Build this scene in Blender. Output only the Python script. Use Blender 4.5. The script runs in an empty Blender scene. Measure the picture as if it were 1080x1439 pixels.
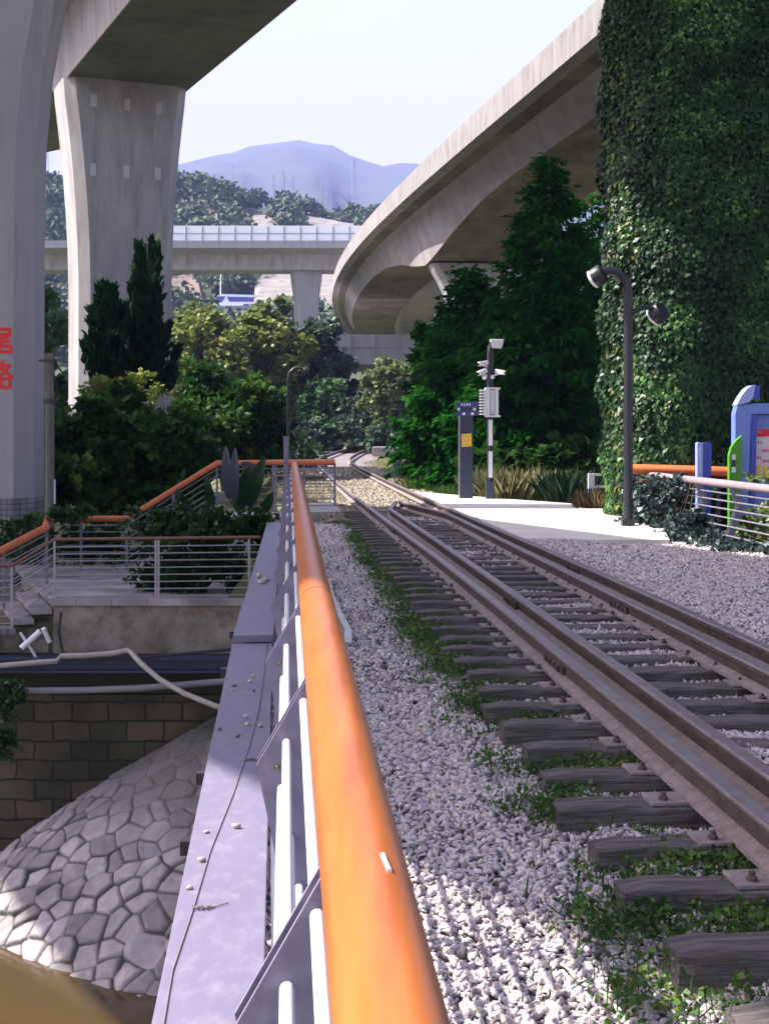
import bpy, math, random
import numpy as np
from mathutils import Vector, Matrix
random.seed(7)
rng = np.random.default_rng(11)
scene = bpy.context.scene
COL = scene.collection
rad = math.radians

# ------------------------------------------------------------------ camera, world, sun, exposure
F, CX, HY, ZC = 2000.0, 540.0, 600.0, 1.8          # focal length (px of the 1080x1439 photo), centre, horizon, eye height
cam = bpy.data.cameras.new('camera')
cam.sensor_width = 36.0
cam.lens = F / 1439.0 * 36.0
cam.shift_y = (HY - 719.5) / 1439.0
cam.clip_start = 0.05
cam.clip_end = 20000
cam_o = bpy.data.objects.new('camera', cam)
cam_o.location = (0, 0, ZC)
cam_o.rotation_euler = (rad(90), 0, 0)
COL.objects.link(cam_o)
scene.camera = cam_o

EL, PHI = 50.0, 6.0
SUN = Vector((-math.cos(rad(EL)) * math.cos(rad(PHI)), math.cos(rad(EL)) * math.sin(rad(PHI)), math.sin(rad(EL))))
world = bpy.data.worlds.new('World')
scene.world = world
world.use_nodes = True
wn = world.node_tree
bg = wn.nodes['Background']
sky = wn.nodes.new('ShaderNodeTexSky')
sky.sky_type = 'NISHITA'
sky.sun_disc = False
sky.sun_elevation = rad(EL)
sky.sun_rotation = math.atan2(SUN.x, SUN.y)
sky.dust_density = 3.5
sky.air_density = 1.2
tint = wn.nodes.new('ShaderNodeMix')                 # pale lilac summer sky
tint.data_type = 'RGBA'
tint.blend_type = 'MULTIPLY'
tint.inputs[0].default_value = 1.0
tint.inputs[7].default_value = (1.07, 1.0, 1.05, 1)
wn.links.new(sky.outputs[0], tint.inputs[6])
veil = wn.nodes.new('ShaderNodeMix')                 # bright summer haze low in the sky
veil.data_type = 'RGBA'
veil.inputs[7].default_value = (2.5, 2.46, 2.55, 1)
wtc = wn.nodes.new('ShaderNodeTexCoord')
wsx = wn.nodes.new('ShaderNodeSeparateXYZ')
wmr = wn.nodes.new('ShaderNodeMapRange')
wmr.inputs[1].default_value = 0.22
wmr.inputs[2].default_value = 0.46
wmr.inputs[3].default_value = 0.95
wmr.inputs[4].default_value = 0.0
wnz = wn.nodes.new('ShaderNodeTexNoise')
wnz.inputs['Scale'].default_value = 3.0
wnz.inputs['Detail'].default_value = 5
wmu = wn.nodes.new('ShaderNodeMath'); wmu.operation = 'MULTIPLY_ADD'
wmu.inputs[1].default_value = 0.25
wad = wn.nodes.new('ShaderNodeMath'); wad.operation = 'SUBTRACT'
wad.inputs[1].default_value = 0.125
wad.use_clamp = True
wn.links.new(wtc.outputs['Generated'], wsx.inputs[0])
wn.links.new(wtc.outputs['Generated'], wnz.inputs['Vector'])
wn.links.new(wsx.outputs['Z'], wmr.inputs[0])
wn.links.new(wnz.outputs['Fac'], wmu.inputs[0])
wn.links.new(wmr.outputs[0], wmu.inputs[2])
wn.links.new(wmu.outputs[0], wad.inputs[0])
wn.links.new(wad.outputs[0], veil.inputs[0])
wn.links.new(tint.outputs[2], veil.inputs[6])
wn.links.new(veil.outputs[2], bg.inputs[0])
bg.inputs[1].default_value = 0.15
sl = bpy.data.lights.new('sun', 'SUN')
sl.energy = 5.0
sl.angle = rad(0.5)
sl.color = (1.0, 0.95, 0.87)
sun_o = bpy.data.objects.new('sun', sl)
sun_o.rotation_euler = SUN.to_track_quat('Z', 'Y').to_euler()
COL.objects.link(sun_o)
vs = scene.view_settings
vs.view_transform = 'Standard'
vs.look = 'None'
vs.gamma = 1.0
vs.exposure = 1.48
scene.cycles.max_bounces = 6
scene.cycles.transparent_max_bounces = 6
scene.cycles.volume_bounces = 0
scene.cycles.use_denoising = True

# ------------------------------------------------------------------ coordinates
TA = math.atan(150 / F)                              # the track runs 4.3 degrees left of the view direction
TR = Vector((math.cos(TA), math.sin(TA), 0))
TF = Vector((-math.sin(TA), math.cos(TA), 0))
def P(px, py, d):
    return Vector(((px - CX) / F * d, d, ZC + (HY - py) / F * d))
def G(px, py, z):
    d = (ZC - z) * F / (py - HY)
    return Vector(((px - CX) / F * d, d, z))
def T(u, v, z=0.0):
    p = TR * u + TF * v
    return Vector((p.x, p.y, z))

# ------------------------------------------------------------------ materials
MATS = {}
def mat(name, col, rough=0.8, col2=None, scale=4.0, bump=0.0, bscale=30.0, metal=0.0, stretch=(1, 1, 1), stain=None,
        stain_scale=1.0, stain_amt=0.5, spec=0.5, detail=6.0):
    m = bpy.data.materials.new(name)
    m.use_nodes = True
    nt = m.node_tree
    N, L = nt.nodes, nt.links
    b = N['Principled BSDF']
    b.inputs['Roughness'].default_value = rough
    b.inputs['Metallic'].default_value = metal
    b.inputs['Specular IOR Level'].default_value = spec
    b.inputs['Base Color'].default_value = (*col, 1)
    tc = N.new('ShaderNodeTexCoord')
    mp = N.new('ShaderNodeMapping')
    mp.inputs['Scale'].default_value = stretch
    L.new(tc.outputs['Object'], mp.inputs['Vector'])
    out = None
    if col2 is not None:
        n = N.new('ShaderNodeTexNoise')
        n.inputs['Scale'].default_value = scale
        n.inputs['Detail'].default_value = detail
        n.inputs['Roughness'].default_value = 0.65
        L.new(mp.outputs[0], n.inputs['Vector'])
        r = N.new('ShaderNodeMapRange')
        r.inputs[1].default_value = 0.3
        r.inputs[2].default_value = 0.7
        L.new(n.outputs['Fac'], r.inputs[0])
        mx = N.new('ShaderNodeMix')
        mx.data_type = 'RGBA'
        mx.inputs[6].default_value = (*col, 1)
        mx.inputs[7].default_value = (*col2, 1)
        L.new(r.outputs[0], mx.inputs[0])
        out = mx.outputs[2]
    if stain is not None:
        n2 = N.new('ShaderNodeTexNoise')
        n2.inputs['Scale'].default_value = stain_scale
        n2.inputs['Detail'].default_value = 8
        n2.inputs['Roughness'].default_value = 0.7
        L.new(mp.outputs[0], n2.inputs['Vector'])
        r2 = N.new('ShaderNodeMapRange')
        r2.inputs[1].default_value = 0.48
        r2.inputs[2].default_value = 0.72
        r2.inputs[4].default_value = stain_amt
        L.new(n2.outputs['Fac'], r2.inputs[0])
        mx2 = N.new('ShaderNodeMix')
        mx2.data_type = 'RGBA'
        if out is not None:
            L.new(out, mx2.inputs[6])
        else:
            mx2.inputs[6].default_value = (*col, 1)
        mx2.inputs[7].default_value = (*stain, 1)
        L.new(r2.outputs[0], mx2.inputs[0])
        out = mx2.outputs[2]
    if out is not None:
        L.new(out, b.inputs['Base Color'])
    if bump:
        n3 = N.new('ShaderNodeTexNoise')
        n3.inputs['Scale'].default_value = bscale
        n3.inputs['Detail'].default_value = 5
        L.new(mp.outputs[0], n3.inputs['Vector'])
        bp = N.new('ShaderNodeBump')
        bp.inputs['Strength'].default_value = bump
        bp.inputs['Distance'].default_value = 0.02
        L.new(n3.outputs['Fac'], bp.inputs['Height'])
        L.new(bp.outputs[0], b.inputs['Normal'])
    MATS[name] = m
    return m

def leaf_mat(name, c1, c2, trans=0.25, rough=0.5, clump=0.6, c3=None, spec=0.35):
    m = bpy.data.materials.new(name)
    m.use_nodes = True
    nt = m.node_tree
    N, L = nt.nodes, nt.links
    b = N['Principled BSDF']
    b.inputs['Roughness'].default_value = rough
    b.inputs['Specular IOR Level'].default_value = spec
    ge = N.new('ShaderNodeNewGeometry')
    tc = N.new('ShaderNodeTexCoord')
    no = N.new('ShaderNodeTexNoise')
    no.inputs['Scale'].default_value = clump
    no.inputs['Detail'].default_value = 3
    L.new(tc.outputs['Object'], no.inputs['Vector'])
    ad = N.new('ShaderNodeMath')
    ad.operation = 'MULTIPLY_ADD'
    ad.inputs[1].default_value = 0.55
    L.new(ge.outputs['Random Per Island'], ad.inputs[0])
    rr = N.new('ShaderNodeMapRange')
    rr.inputs[1].default_value = 0.35
    rr.inputs[2].default_value = 0.65
    rr.inputs[3].default_value = -0.05
    rr.inputs[4].default_value = 0.5
    L.new(no.outputs['Fac'], rr.inputs[0])
    L.new(rr.outputs[0], ad.inputs[2])
    ra = N.new('ShaderNodeValToRGB')
    ra.color_ramp.elements[0].color = (*c1, 1)
    ra.color_ramp.elements[1].color = (*c2, 1)
    if c3 is not None:
        ra.color_ramp.elements[1].position = 0.72
        e = ra.color_ramp.elements.new(1.0)
        e.color = (*c3, 1)
    L.new(ad.outputs[0], ra.inputs[0])
    L.new(ra.outputs[0], b.inputs['Base Color'])
    tr = N.new('ShaderNodeBsdfTranslucent')
    L.new(ra.outputs[0], tr.inputs['Color'])
    ms = N.new('ShaderNodeMixShader')
    ms.inputs[0].default_value = trans
    L.new(b.outputs[0], ms.inputs[1])
    L.new(tr.outputs[0], ms.inputs[2])
    L.new(ms.outputs[0], N['Material Output'].inputs['Surface'])
    MATS[name] = m
    return m

def stone_pitch_mat(name, col, joint):
    """pale river stones set in dark earth; the mesh carries which points are stone, joint or earth"""
    m = mat(name, col, 0.9, tuple(c * 0.62 for c in col), 3.5, 0.5, 35, stain=(0.07, 0.065, 0.05), stain_scale=1.3, stain_amt=0.6)
    N, L = m.node_tree.nodes, m.node_tree.links
    b = N['Principled BSDF']
    src = b.inputs['Base Color'].links[0].from_socket
    at = N.new('ShaderNodeAttribute'); at.attribute_name = 'stone'
    sp = N.new('ShaderNodeSeparateColor'); L.new(at.outputs['Color'], sp.inputs[0])
    tn = N.new('ShaderNodeMix'); tn.data_type = 'RGBA'; tn.blend_type = 'MULTIPLY'; tn.inputs[0].default_value = 1.0
    L.new(src, tn.inputs[6]); L.new(sp.outputs[1], tn.inputs[7])
    ea = N.new('ShaderNodeMix'); ea.data_type = 'RGBA'
    ea.inputs[6].default_value = (0.13, 0.118, 0.11, 1)
    L.new(sp.outputs[2], ea.inputs[0]); L.new(tn.outputs[2], ea.inputs[7])
    mx = N.new('ShaderNodeMix'); mx.data_type = 'RGBA'
    mx.inputs[6].default_value = (*joint, 1)
    L.new(sp.outputs[0], mx.inputs[0]); L.new(ea.outputs[2], mx.inputs[7])
    L.new(mx.outputs[2], b.inputs['Base Color'])
    return m

def brick_mat(name, c1, c2, mortar, bw, rh, ms=0.015, offset=0.5, rot=None, stain=None, rough_edge=0.0):
    m = mat(name, c1, 0.9, tuple(c * 0.7 for c in c1), 3.0)
    N, L = m.node_tree.nodes, m.node_tree.links
    b = N['Principled BSDF']
    src = b.inputs['Base Color'].links[0].from_socket
    tc = N['Texture Coordinate']
    mp = N.new('ShaderNodeMapping')
    if rot: mp.inputs['Rotation'].default_value = rot
    L.new(tc.outputs['Object'], mp.inputs['Vector'])
    nd = N.new('ShaderNodeTexNoise'); nd.inputs['Scale'].default_value = 3.0; nd.inputs['Detail'].default_value = 4
    L.new(tc.outputs['Object'], nd.inputs['Vector'])
    wv = N.new('ShaderNodeMixRGB'); wv.blend_type = 'ADD'; wv.inputs[0].default_value = rough_edge
    L.new(mp.outputs[0], wv.inputs[1]); L.new(nd.outputs['Color'], wv.inputs[2])
    br = N.new('ShaderNodeTexBrick')
    br.inputs['Color1'].default_value = (*c1, 1)
    br.inputs['Color2'].default_value = (*c2, 1)
    br.inputs['Mortar'].default_value = (*mortar, 1)
    br.inputs['Scale'].default_value = 1.0
    br.inputs['Mortar Size'].default_value = ms
    br.inputs['Brick Width'].default_value = bw
    br.inputs['Row Height'].default_value = rh
    br.offset = offset
    L.new(wv.outputs[0], br.inputs['Vector'])
    mx = N.new('ShaderNodeMix')
    mx.data_type = 'RGBA'
    mx.blend_type = 'MULTIPLY'
    mx.inputs[0].default_value = 0.75
    L.new(br.outputs['Color'], mx.inputs[6])
    n = N.new('ShaderNodeTexNoise')
    n.inputs['Scale'].default_value = 1.3
    n.inputs['Detail'].default_value = 9
    L.new(tc.outputs['Object'], n.inputs['Vector'])
    r = N.new('ShaderNodeMapRange')
    r.inputs[1].default_value = 0.35
    r.inputs[2].default_value = 0.65
    r.inputs[3].default_value = 0.25
    L.new(n.outputs['Fac'], r.inputs[0])
    L.new(r.outputs[0], mx.inputs[7])
    L.new(mx.outputs[2], b.inputs['Base Color'])
    bp = N.new('ShaderNodeBump')
    bp.inputs['Strength'].default_value = 0.6
    bp.inputs['Distance'].default_value = 0.02
    bp.invert = True
    L.new(br.outputs['Fac'], bp.inputs['Height'])
    L.new(bp.outputs[0], b.inputs['Normal'])
    return m

def seams(name, direction, spacing, width=0.018, dark=0.45, vary=0.28):
    """shutter joints: a thin dark line every `spacing` metres and a slightly different tone for each pour"""
    nt = MATS[name].node_tree
    N, L = nt.nodes, nt.links
    b = N['Principled BSDF']
    src = b.inputs['Base Color'].links[0].from_socket
    tc = N['Texture Coordinate']
    dt = N.new('ShaderNodeVectorMath'); dt.operation = 'DOT_PRODUCT'
    dt.inputs[1].default_value = tuple(Vector(direction) / spacing)
    L.new(tc.outputs['Object'], dt.inputs[0])
    fr = N.new('ShaderNodeMath'); fr.operation = 'FRACT'
    L.new(dt.outputs['Value'], fr.inputs[0])
    gt = N.new('ShaderNodeMath'); gt.operation = 'LESS_THAN'; gt.inputs[1].default_value = width / spacing
    L.new(fr.outputs[0], gt.inputs[0])
    fl = N.new('ShaderNodeMath'); fl.operation = 'FLOOR'
    L.new(dt.outputs['Value'], fl.inputs[0])
    wh = N.new('ShaderNodeTexWhiteNoise'); wh.noise_dimensions = '1D'
    L.new(fl.outputs[0], wh.inputs['W'])
    va = N.new('ShaderNodeMapRange'); va.inputs[3].default_value = 1 - vary; va.inputs[4].default_value = 1.0
    L.new(wh.outputs['Value'], va.inputs[0])
    mu = N.new('ShaderNodeMath'); mu.operation = 'MULTIPLY_ADD'; mu.inputs[1].default_value = -dark
    L.new(gt.outputs[0], mu.inputs[0]); L.new(va.outputs[0], mu.inputs[2])
    mx = N.new('ShaderNodeMix'); mx.data_type = 'RGBA'; mx.blend_type = 'MULTIPLY'; mx.inputs[0].default_value = 1.0
    L.new(src, mx.inputs[6]); L.new(mu.outputs[0], mx.inputs[7])
    L.new(mx.outputs[2], b.inputs['Base Color'])
# concrete with board marks and streaks running down
mat('concrete', (0.375, 0.36, 0.37), 0.9, (0.27, 0.25, 0.265), 1.4, 0.25, 40, stain=(0.10, 0.09, 0.085), stain_scale=1.1, stain_amt=0.6, stretch=(1.6, 1.6, 0.3))
mat('concrete_web', (0.31, 0.295, 0.30), 0.9, (0.24, 0.215, 0.23), 1.1, 0.25, 30, stain=(0.12, 0.10, 0.09), stain_scale=1.2, stain_amt=0.6, stretch=(1.5, 0.8, 0.5))
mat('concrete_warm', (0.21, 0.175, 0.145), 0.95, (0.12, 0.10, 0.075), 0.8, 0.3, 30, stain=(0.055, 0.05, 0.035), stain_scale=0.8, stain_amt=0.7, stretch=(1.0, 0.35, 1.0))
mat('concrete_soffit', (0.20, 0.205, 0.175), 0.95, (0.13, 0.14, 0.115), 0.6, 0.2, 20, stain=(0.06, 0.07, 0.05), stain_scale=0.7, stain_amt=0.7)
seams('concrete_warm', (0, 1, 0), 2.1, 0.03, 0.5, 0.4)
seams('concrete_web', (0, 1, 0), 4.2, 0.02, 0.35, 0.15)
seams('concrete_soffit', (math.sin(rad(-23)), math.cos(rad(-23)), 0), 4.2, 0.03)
mat('concrete_pale', (0.33, 0.32, 0.34), 0.9, (0.28, 0.265, 0.295), 1.0, 0.15, 25, stain=(0.2, 0.18, 0.19), stain_scale=1.5, stain_amt=0.45, stretch=(2, 2, 0.35))
mat('concrete_stained', (0.31, 0.275, 0.25), 0.95, (0.135, 0.105, 0.072), 2.0, 0.4, 18, stain=(0.03, 0.032, 0.024), stain_scale=2.3, stain_amt=0.9)
mat('parapet_weathered', (0.26, 0.25, 0.255), 0.95, (0.19, 0.175, 0.185), 1.2, 0.3, 25, stain=(0.06, 0.055, 0.05), stain_scale=2.2, stain_amt=0.8, stretch=(2.2, 2.2, 0.3))
mat('moss_and_shade_dark', (0.03, 0.028, 0.02), 1.0, (0.018, 0.02, 0.012), 2.0)  # dark ivy pier core; also paints the shadow gap under the navy beam
mat('patch', (0.5, 0.48, 0.52), 0.9, (0.42, 0.4, 0.44), 6)
mat('apron', (0.62, 0.6, 0.56), 0.9, (0.5, 0.48, 0.45), 1.5, 0.2, 40, stain=(0.33, 0.31, 0.28), stain_scale=1.2, stain_amt=0.4)
mat('gravel_base', (0.22, 0.195, 0.205), 1.0, (0.09, 0.078, 0.084), 22, 1.0, 30)
mat('earth', (0.13, 0.115, 0.07), 1.0, (0.06, 0.075, 0.025), 0.5, 0.6, 6, stain=(0.16, 0.17, 0.05), stain_scale=0.25, stain_amt=0.8)
mat('riverbed', (0.12, 0.09, 0.06), 1.0, (0.07, 0.06, 0.04), 0.5)
mat('sleeper', (0.135, 0.115, 0.112), 0.9, (0.04, 0.032, 0.031), 6, 1.0, 14, stretch=(0.35, 5, 5), stain=(0.25, 0.22, 0.215), stain_scale=4, stain_amt=0.6)
mat('rail_steel', (0.095, 0.072, 0.064), 0.8, (0.045, 0.035, 0.032), 9, 0.5, 60, metal=0.15, stain=(0.16, 0.10, 0.07), stain_scale=5, stain_amt=0.6)
mat('rail_head', (0.36, 0.31, 0.325), 0.36, (0.22, 0.18, 0.18), 7, 0.1, 60, metal=0.5, stain=(0.2, 0.09, 0.05), stain_scale=6, stain_amt=0.6)
mat('rail_foot', (0.30, 0.255, 0.255), 0.9, (0.17, 0.135, 0.125), 12, 0.5, 50)
mat('purple_steel', (0.17, 0.151, 0.235), 0.55, (0.142, 0.126, 0.198), 2.0, 0.08, 300, stain=(0.27, 0.255, 0.31), stain_scale=16.0, stain_amt=0.55, stretch=(1, 0.5, 1))
mat('purple_steel_dark', (0.10, 0.09, 0.16), 0.5, (0.07, 0.065, 0.12), 2)
mat('grey_lilac', (0.20, 0.19, 0.22), 0.5, (0.15, 0.14, 0.17), 1.5)
mat('white_rod', (0.62, 0.62, 0.68), 0.4, (0.52, 0.52, 0.58), 12)
mat('steel_rod', (0.33, 0.31, 0.35), 0.35, (0.25, 0.235, 0.27), 8, metal=0.4)
mat('orange_wood', (0.47, 0.14, 0.026), 0.36, (0.37, 0.09, 0.014), 7, 0.05, 120, stretch=(5, 0.35, 5), stain=(0.22, 0.045, 0.012), stain_scale=4.5, stain_amt=0.6, spec=0.6, detail=10)
MATS['orange_wood'].node_tree.nodes['Principled BSDF'].inputs['Coat Weight'].default_value = 0.25
MATS['orange_wood'].node_tree.nodes['Principled BSDF'].inputs['Coat Roughness'].default_value = 0.35
mat('orange_rail', (0.60, 0.16, 0.045), 0.45, (0.45, 0.11, 0.035), 4)
mat('worn_rail', (0.30, 0.24, 0.28), 0.45, (0.25, 0.17, 0.19), 4)
mat('brown_rail', (0.16, 0.065, 0.045), 0.5, (0.1, 0.045, 0.035), 5)
mat('brass', (0.22, 0.19, 0.16), 0.35, metal=0.9)
mat('cord', (0.17, 0.14, 0.16), 0.9)
mat('black_paint', (0.012, 0.012, 0.02), 0.4, (0.022, 0.022, 0.03), 6)
mat('navy_paint', (0.022, 0.03, 0.075), 0.45, (0.017, 0.023, 0.055), 3)
mat('navy_sign', (0.02, 0.03, 0.16), 0.4)
mat('white_paint', (0.74, 0.73, 0.78), 0.45, (0.66, 0.65, 0.7), 5)
mat('lens_white', (0.8, 0.76, 0.78), 0.3)
mat('blue_board', (0.15, 0.23, 0.64), 0.4, (0.13, 0.20, 0.56), 3)
mat('blue_pale', (0.32, 0.36, 0.74), 0.4)
mat('blue_deep', (0.035, 0.06, 0.42), 0.4)
mat('green_sign', (0.07, 0.27, 0.02), 0.45)
mat('yellow_sticker', (0.75, 0.48, 0.06), 0.5)
mat('notice_paper', (0.68, 0.58, 0.62), 0.5)
mat('red_paint', (0.75, 0.012, 0.012), 0.5, (0.62, 0.01, 0.01), 8)
mat('glass_dark', (0.02, 0.02, 0.035), 0.1)
mat('bark', (0.09, 0.07, 0.055), 0.95, (0.04, 0.032, 0.025), 8, 0.8, 20, stretch=(1, 1, 0.3))
mat('pole_wood', (0.17, 0.165, 0.16), 0.95, (0.09, 0.085, 0.075), 6, 0.6, 20, stretch=(3, 3, 0.4))
mat('pipe_pale', (0.34, 0.32, 0.31), 0.6, (0.22, 0.2, 0.19), 5)
mat('pipe_white', (0.62, 0.6, 0.6), 0.5, (0.42, 0.39, 0.38), 7)
mat('beam_navy', (0.03, 0.035, 0.10), 0.5, (0.02, 0.025, 0.065), 2)
mat('water', (0.078, 0.052, 0.024), 0.1, (0.055, 0.038, 0.017), 0.4, 0.12, 3.5)
mat('pebble', (0.40, 0.35, 0.29), 0.9, (0.36, 0.32, 0.27), 20)
mat('pebble_dark', (0.16, 0.14, 0.15), 0.9, (0.1, 0.09, 0.1), 20)
mat('mountain', (0.02, 0.03, 0.03), 1.0, (0.05, 0.06, 0.05), 0.008)
mat('hill_soil', (0.05, 0.06, 0.025), 1.0, (0.03, 0.045, 0.018), 0.05)
mat('rock_face', (0.24, 0.215, 0.205), 1.0, (0.12, 0.108, 0.10), 0.25, 1.0, 0.6, stain=(0.08, 0.09, 0.05), stain_scale=0.35, stain_amt=0.8)
mat('retaining_brown', (0.2, 0.14, 0.12), 1.0, (0.14, 0.1, 0.085), 0.2)
mat('barrier_white', (0.85, 0.86, 0.9), 0.4, (0.78, 0.79, 0.84), 0.3)
mat('bus_white', (0.75, 0.76, 0.82), 0.35)
mat('bus_blue', (0.06, 0.07, 0.32), 0.35)
mat('pylon_steel', (0.3, 0.3, 0.38), 0.7)
mat('planter_stone', (0.36, 0.33, 0.31), 0.95, (0.22, 0.2, 0.19), 2.0, 0.8, 10)
mat('granite', (0.4, 0.37, 0.38), 0.9, (0.3, 0.28, 0.29), 30, stain=(0.2, 0.18, 0.18), stain_scale=2)
brick_mat('paving', (0.38, 0.345, 0.36), (0.33, 0.30, 0.315), (0.2, 0.18, 0.18), 0.6, 0.3, 0.008)
brick_mat('block_wall', (0.105, 0.075, 0.045), (0.035, 0.04, 0.018), (0.018, 0.018, 0.010), 0.62, 0.33, 0.02, rough_edge=0.11, rot=(rad(90), 0, 0))
brick_mat('tile_grid', (0.27, 0.26, 0.29), (0.26, 0.25, 0.28), (0.13, 0.12, 0.14), 0.12, 0.12, 0.012, offset=0.0, rot=(rad(90), 0, 0))
brick_mat('planter_block', (0.34, 0.31, 0.29), (0.28, 0.26, 0.24), (0.12, 0.11, 0.1), 0.5, 0.25, 0.02, rot=(rad(90), 0, 0))
stone_pitch_mat('stone_pitching', (0.44, 0.395, 0.42), (0.035, 0.032, 0.026))
leaf_mat('ivy_leaf', (0.003, 0.010, 0.006), (0.022, 0.068, 0.018), 0.1, 0.42, 1.0, c3=(0.16, 0.31, 0.08), spec=0.2)
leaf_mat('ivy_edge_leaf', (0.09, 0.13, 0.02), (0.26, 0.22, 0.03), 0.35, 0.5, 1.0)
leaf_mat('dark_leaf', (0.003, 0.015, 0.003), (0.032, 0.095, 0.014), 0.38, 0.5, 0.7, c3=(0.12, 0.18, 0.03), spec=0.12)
leaf_mat('conifer_leaf', (0.002, 0.026, 0.002), (0.016, 0.105, 0.010), 0.35, 0.7, 0.5, c3=(0.06, 0.15, 0.02), spec=0.03)
leaf_mat('cypress_leaf', (0.002, 0.014, 0.005), (0.012, 0.042, 0.014), 0.15, 0.6, 0.8, spec=0.08)
leaf_mat('mid_leaf', (0.03, 0.08, 0.03), (0.09, 0.18, 0.06), 0.3, 0.5, 0.5)
leaf_mat('blue_leaf', (0.035, 0.065, 0.04), (0.085, 0.13, 0.085), 0.3, 0.45, 0.5)
leaf_mat('yellow_leaf', (0.05, 0.10, 0.015), (0.19, 0.22, 0.035), 0.4, 0.5, 0.4, c3=(0.34, 0.31, 0.09))
leaf_mat('light_leaf', (0.07, 0.11, 0.04), (0.18, 0.22, 0.08), 0.35, 0.5, 0.6)
leaf_mat('shrub_leaf', (0.010, 0.035, 0.008), (0.04, 0.10, 0.018), 0.3, 0.4, 1.5)
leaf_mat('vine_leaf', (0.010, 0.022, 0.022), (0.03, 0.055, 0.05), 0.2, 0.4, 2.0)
leaf_mat('vine_lit_leaf', (0.03, 0.06, 0.015), (0.14, 0.19, 0.05), 0.35, 0.45, 2.0)  # vine leaf with sunlight painted in as a brighter green
leaf_mat('weed_leaf', (0.02, 0.06, 0.01), (0.07, 0.15, 0.02), 0.3, 0.5, 2.0, c3=(0.16, 0.18, 0.04))
leaf_mat('straw_leaf', (0.16, 0.17, 0.07), (0.36, 0.34, 0.17), 0.35, 0.6, 1.0)
leaf_mat('reed_leaf', (0.015, 0.045, 0.02), (0.045, 0.09, 0.045), 0.3, 0.5, 1.0)
leaf_mat('banana_leaf', (0.006, 0.025, 0.008), (0.016, 0.055, 0.014), 0.3, 0.35, 1.0)
leaf_mat('banana_grey_leaf', (0.06, 0.065, 0.09), (0.11, 0.115, 0.15), 0.2, 0.3, 1.0)
leaf_mat('forest_leaf', (0.018, 0.036, 0.016), (0.06, 0.095, 0.035), 0.15, 0.7, 0.06)
leaf_mat('rust_leaf', (0.13, 0.1, 0.04), (0.26, 0.17, 0.07), 0.3, 0.6, 1.0)

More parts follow.
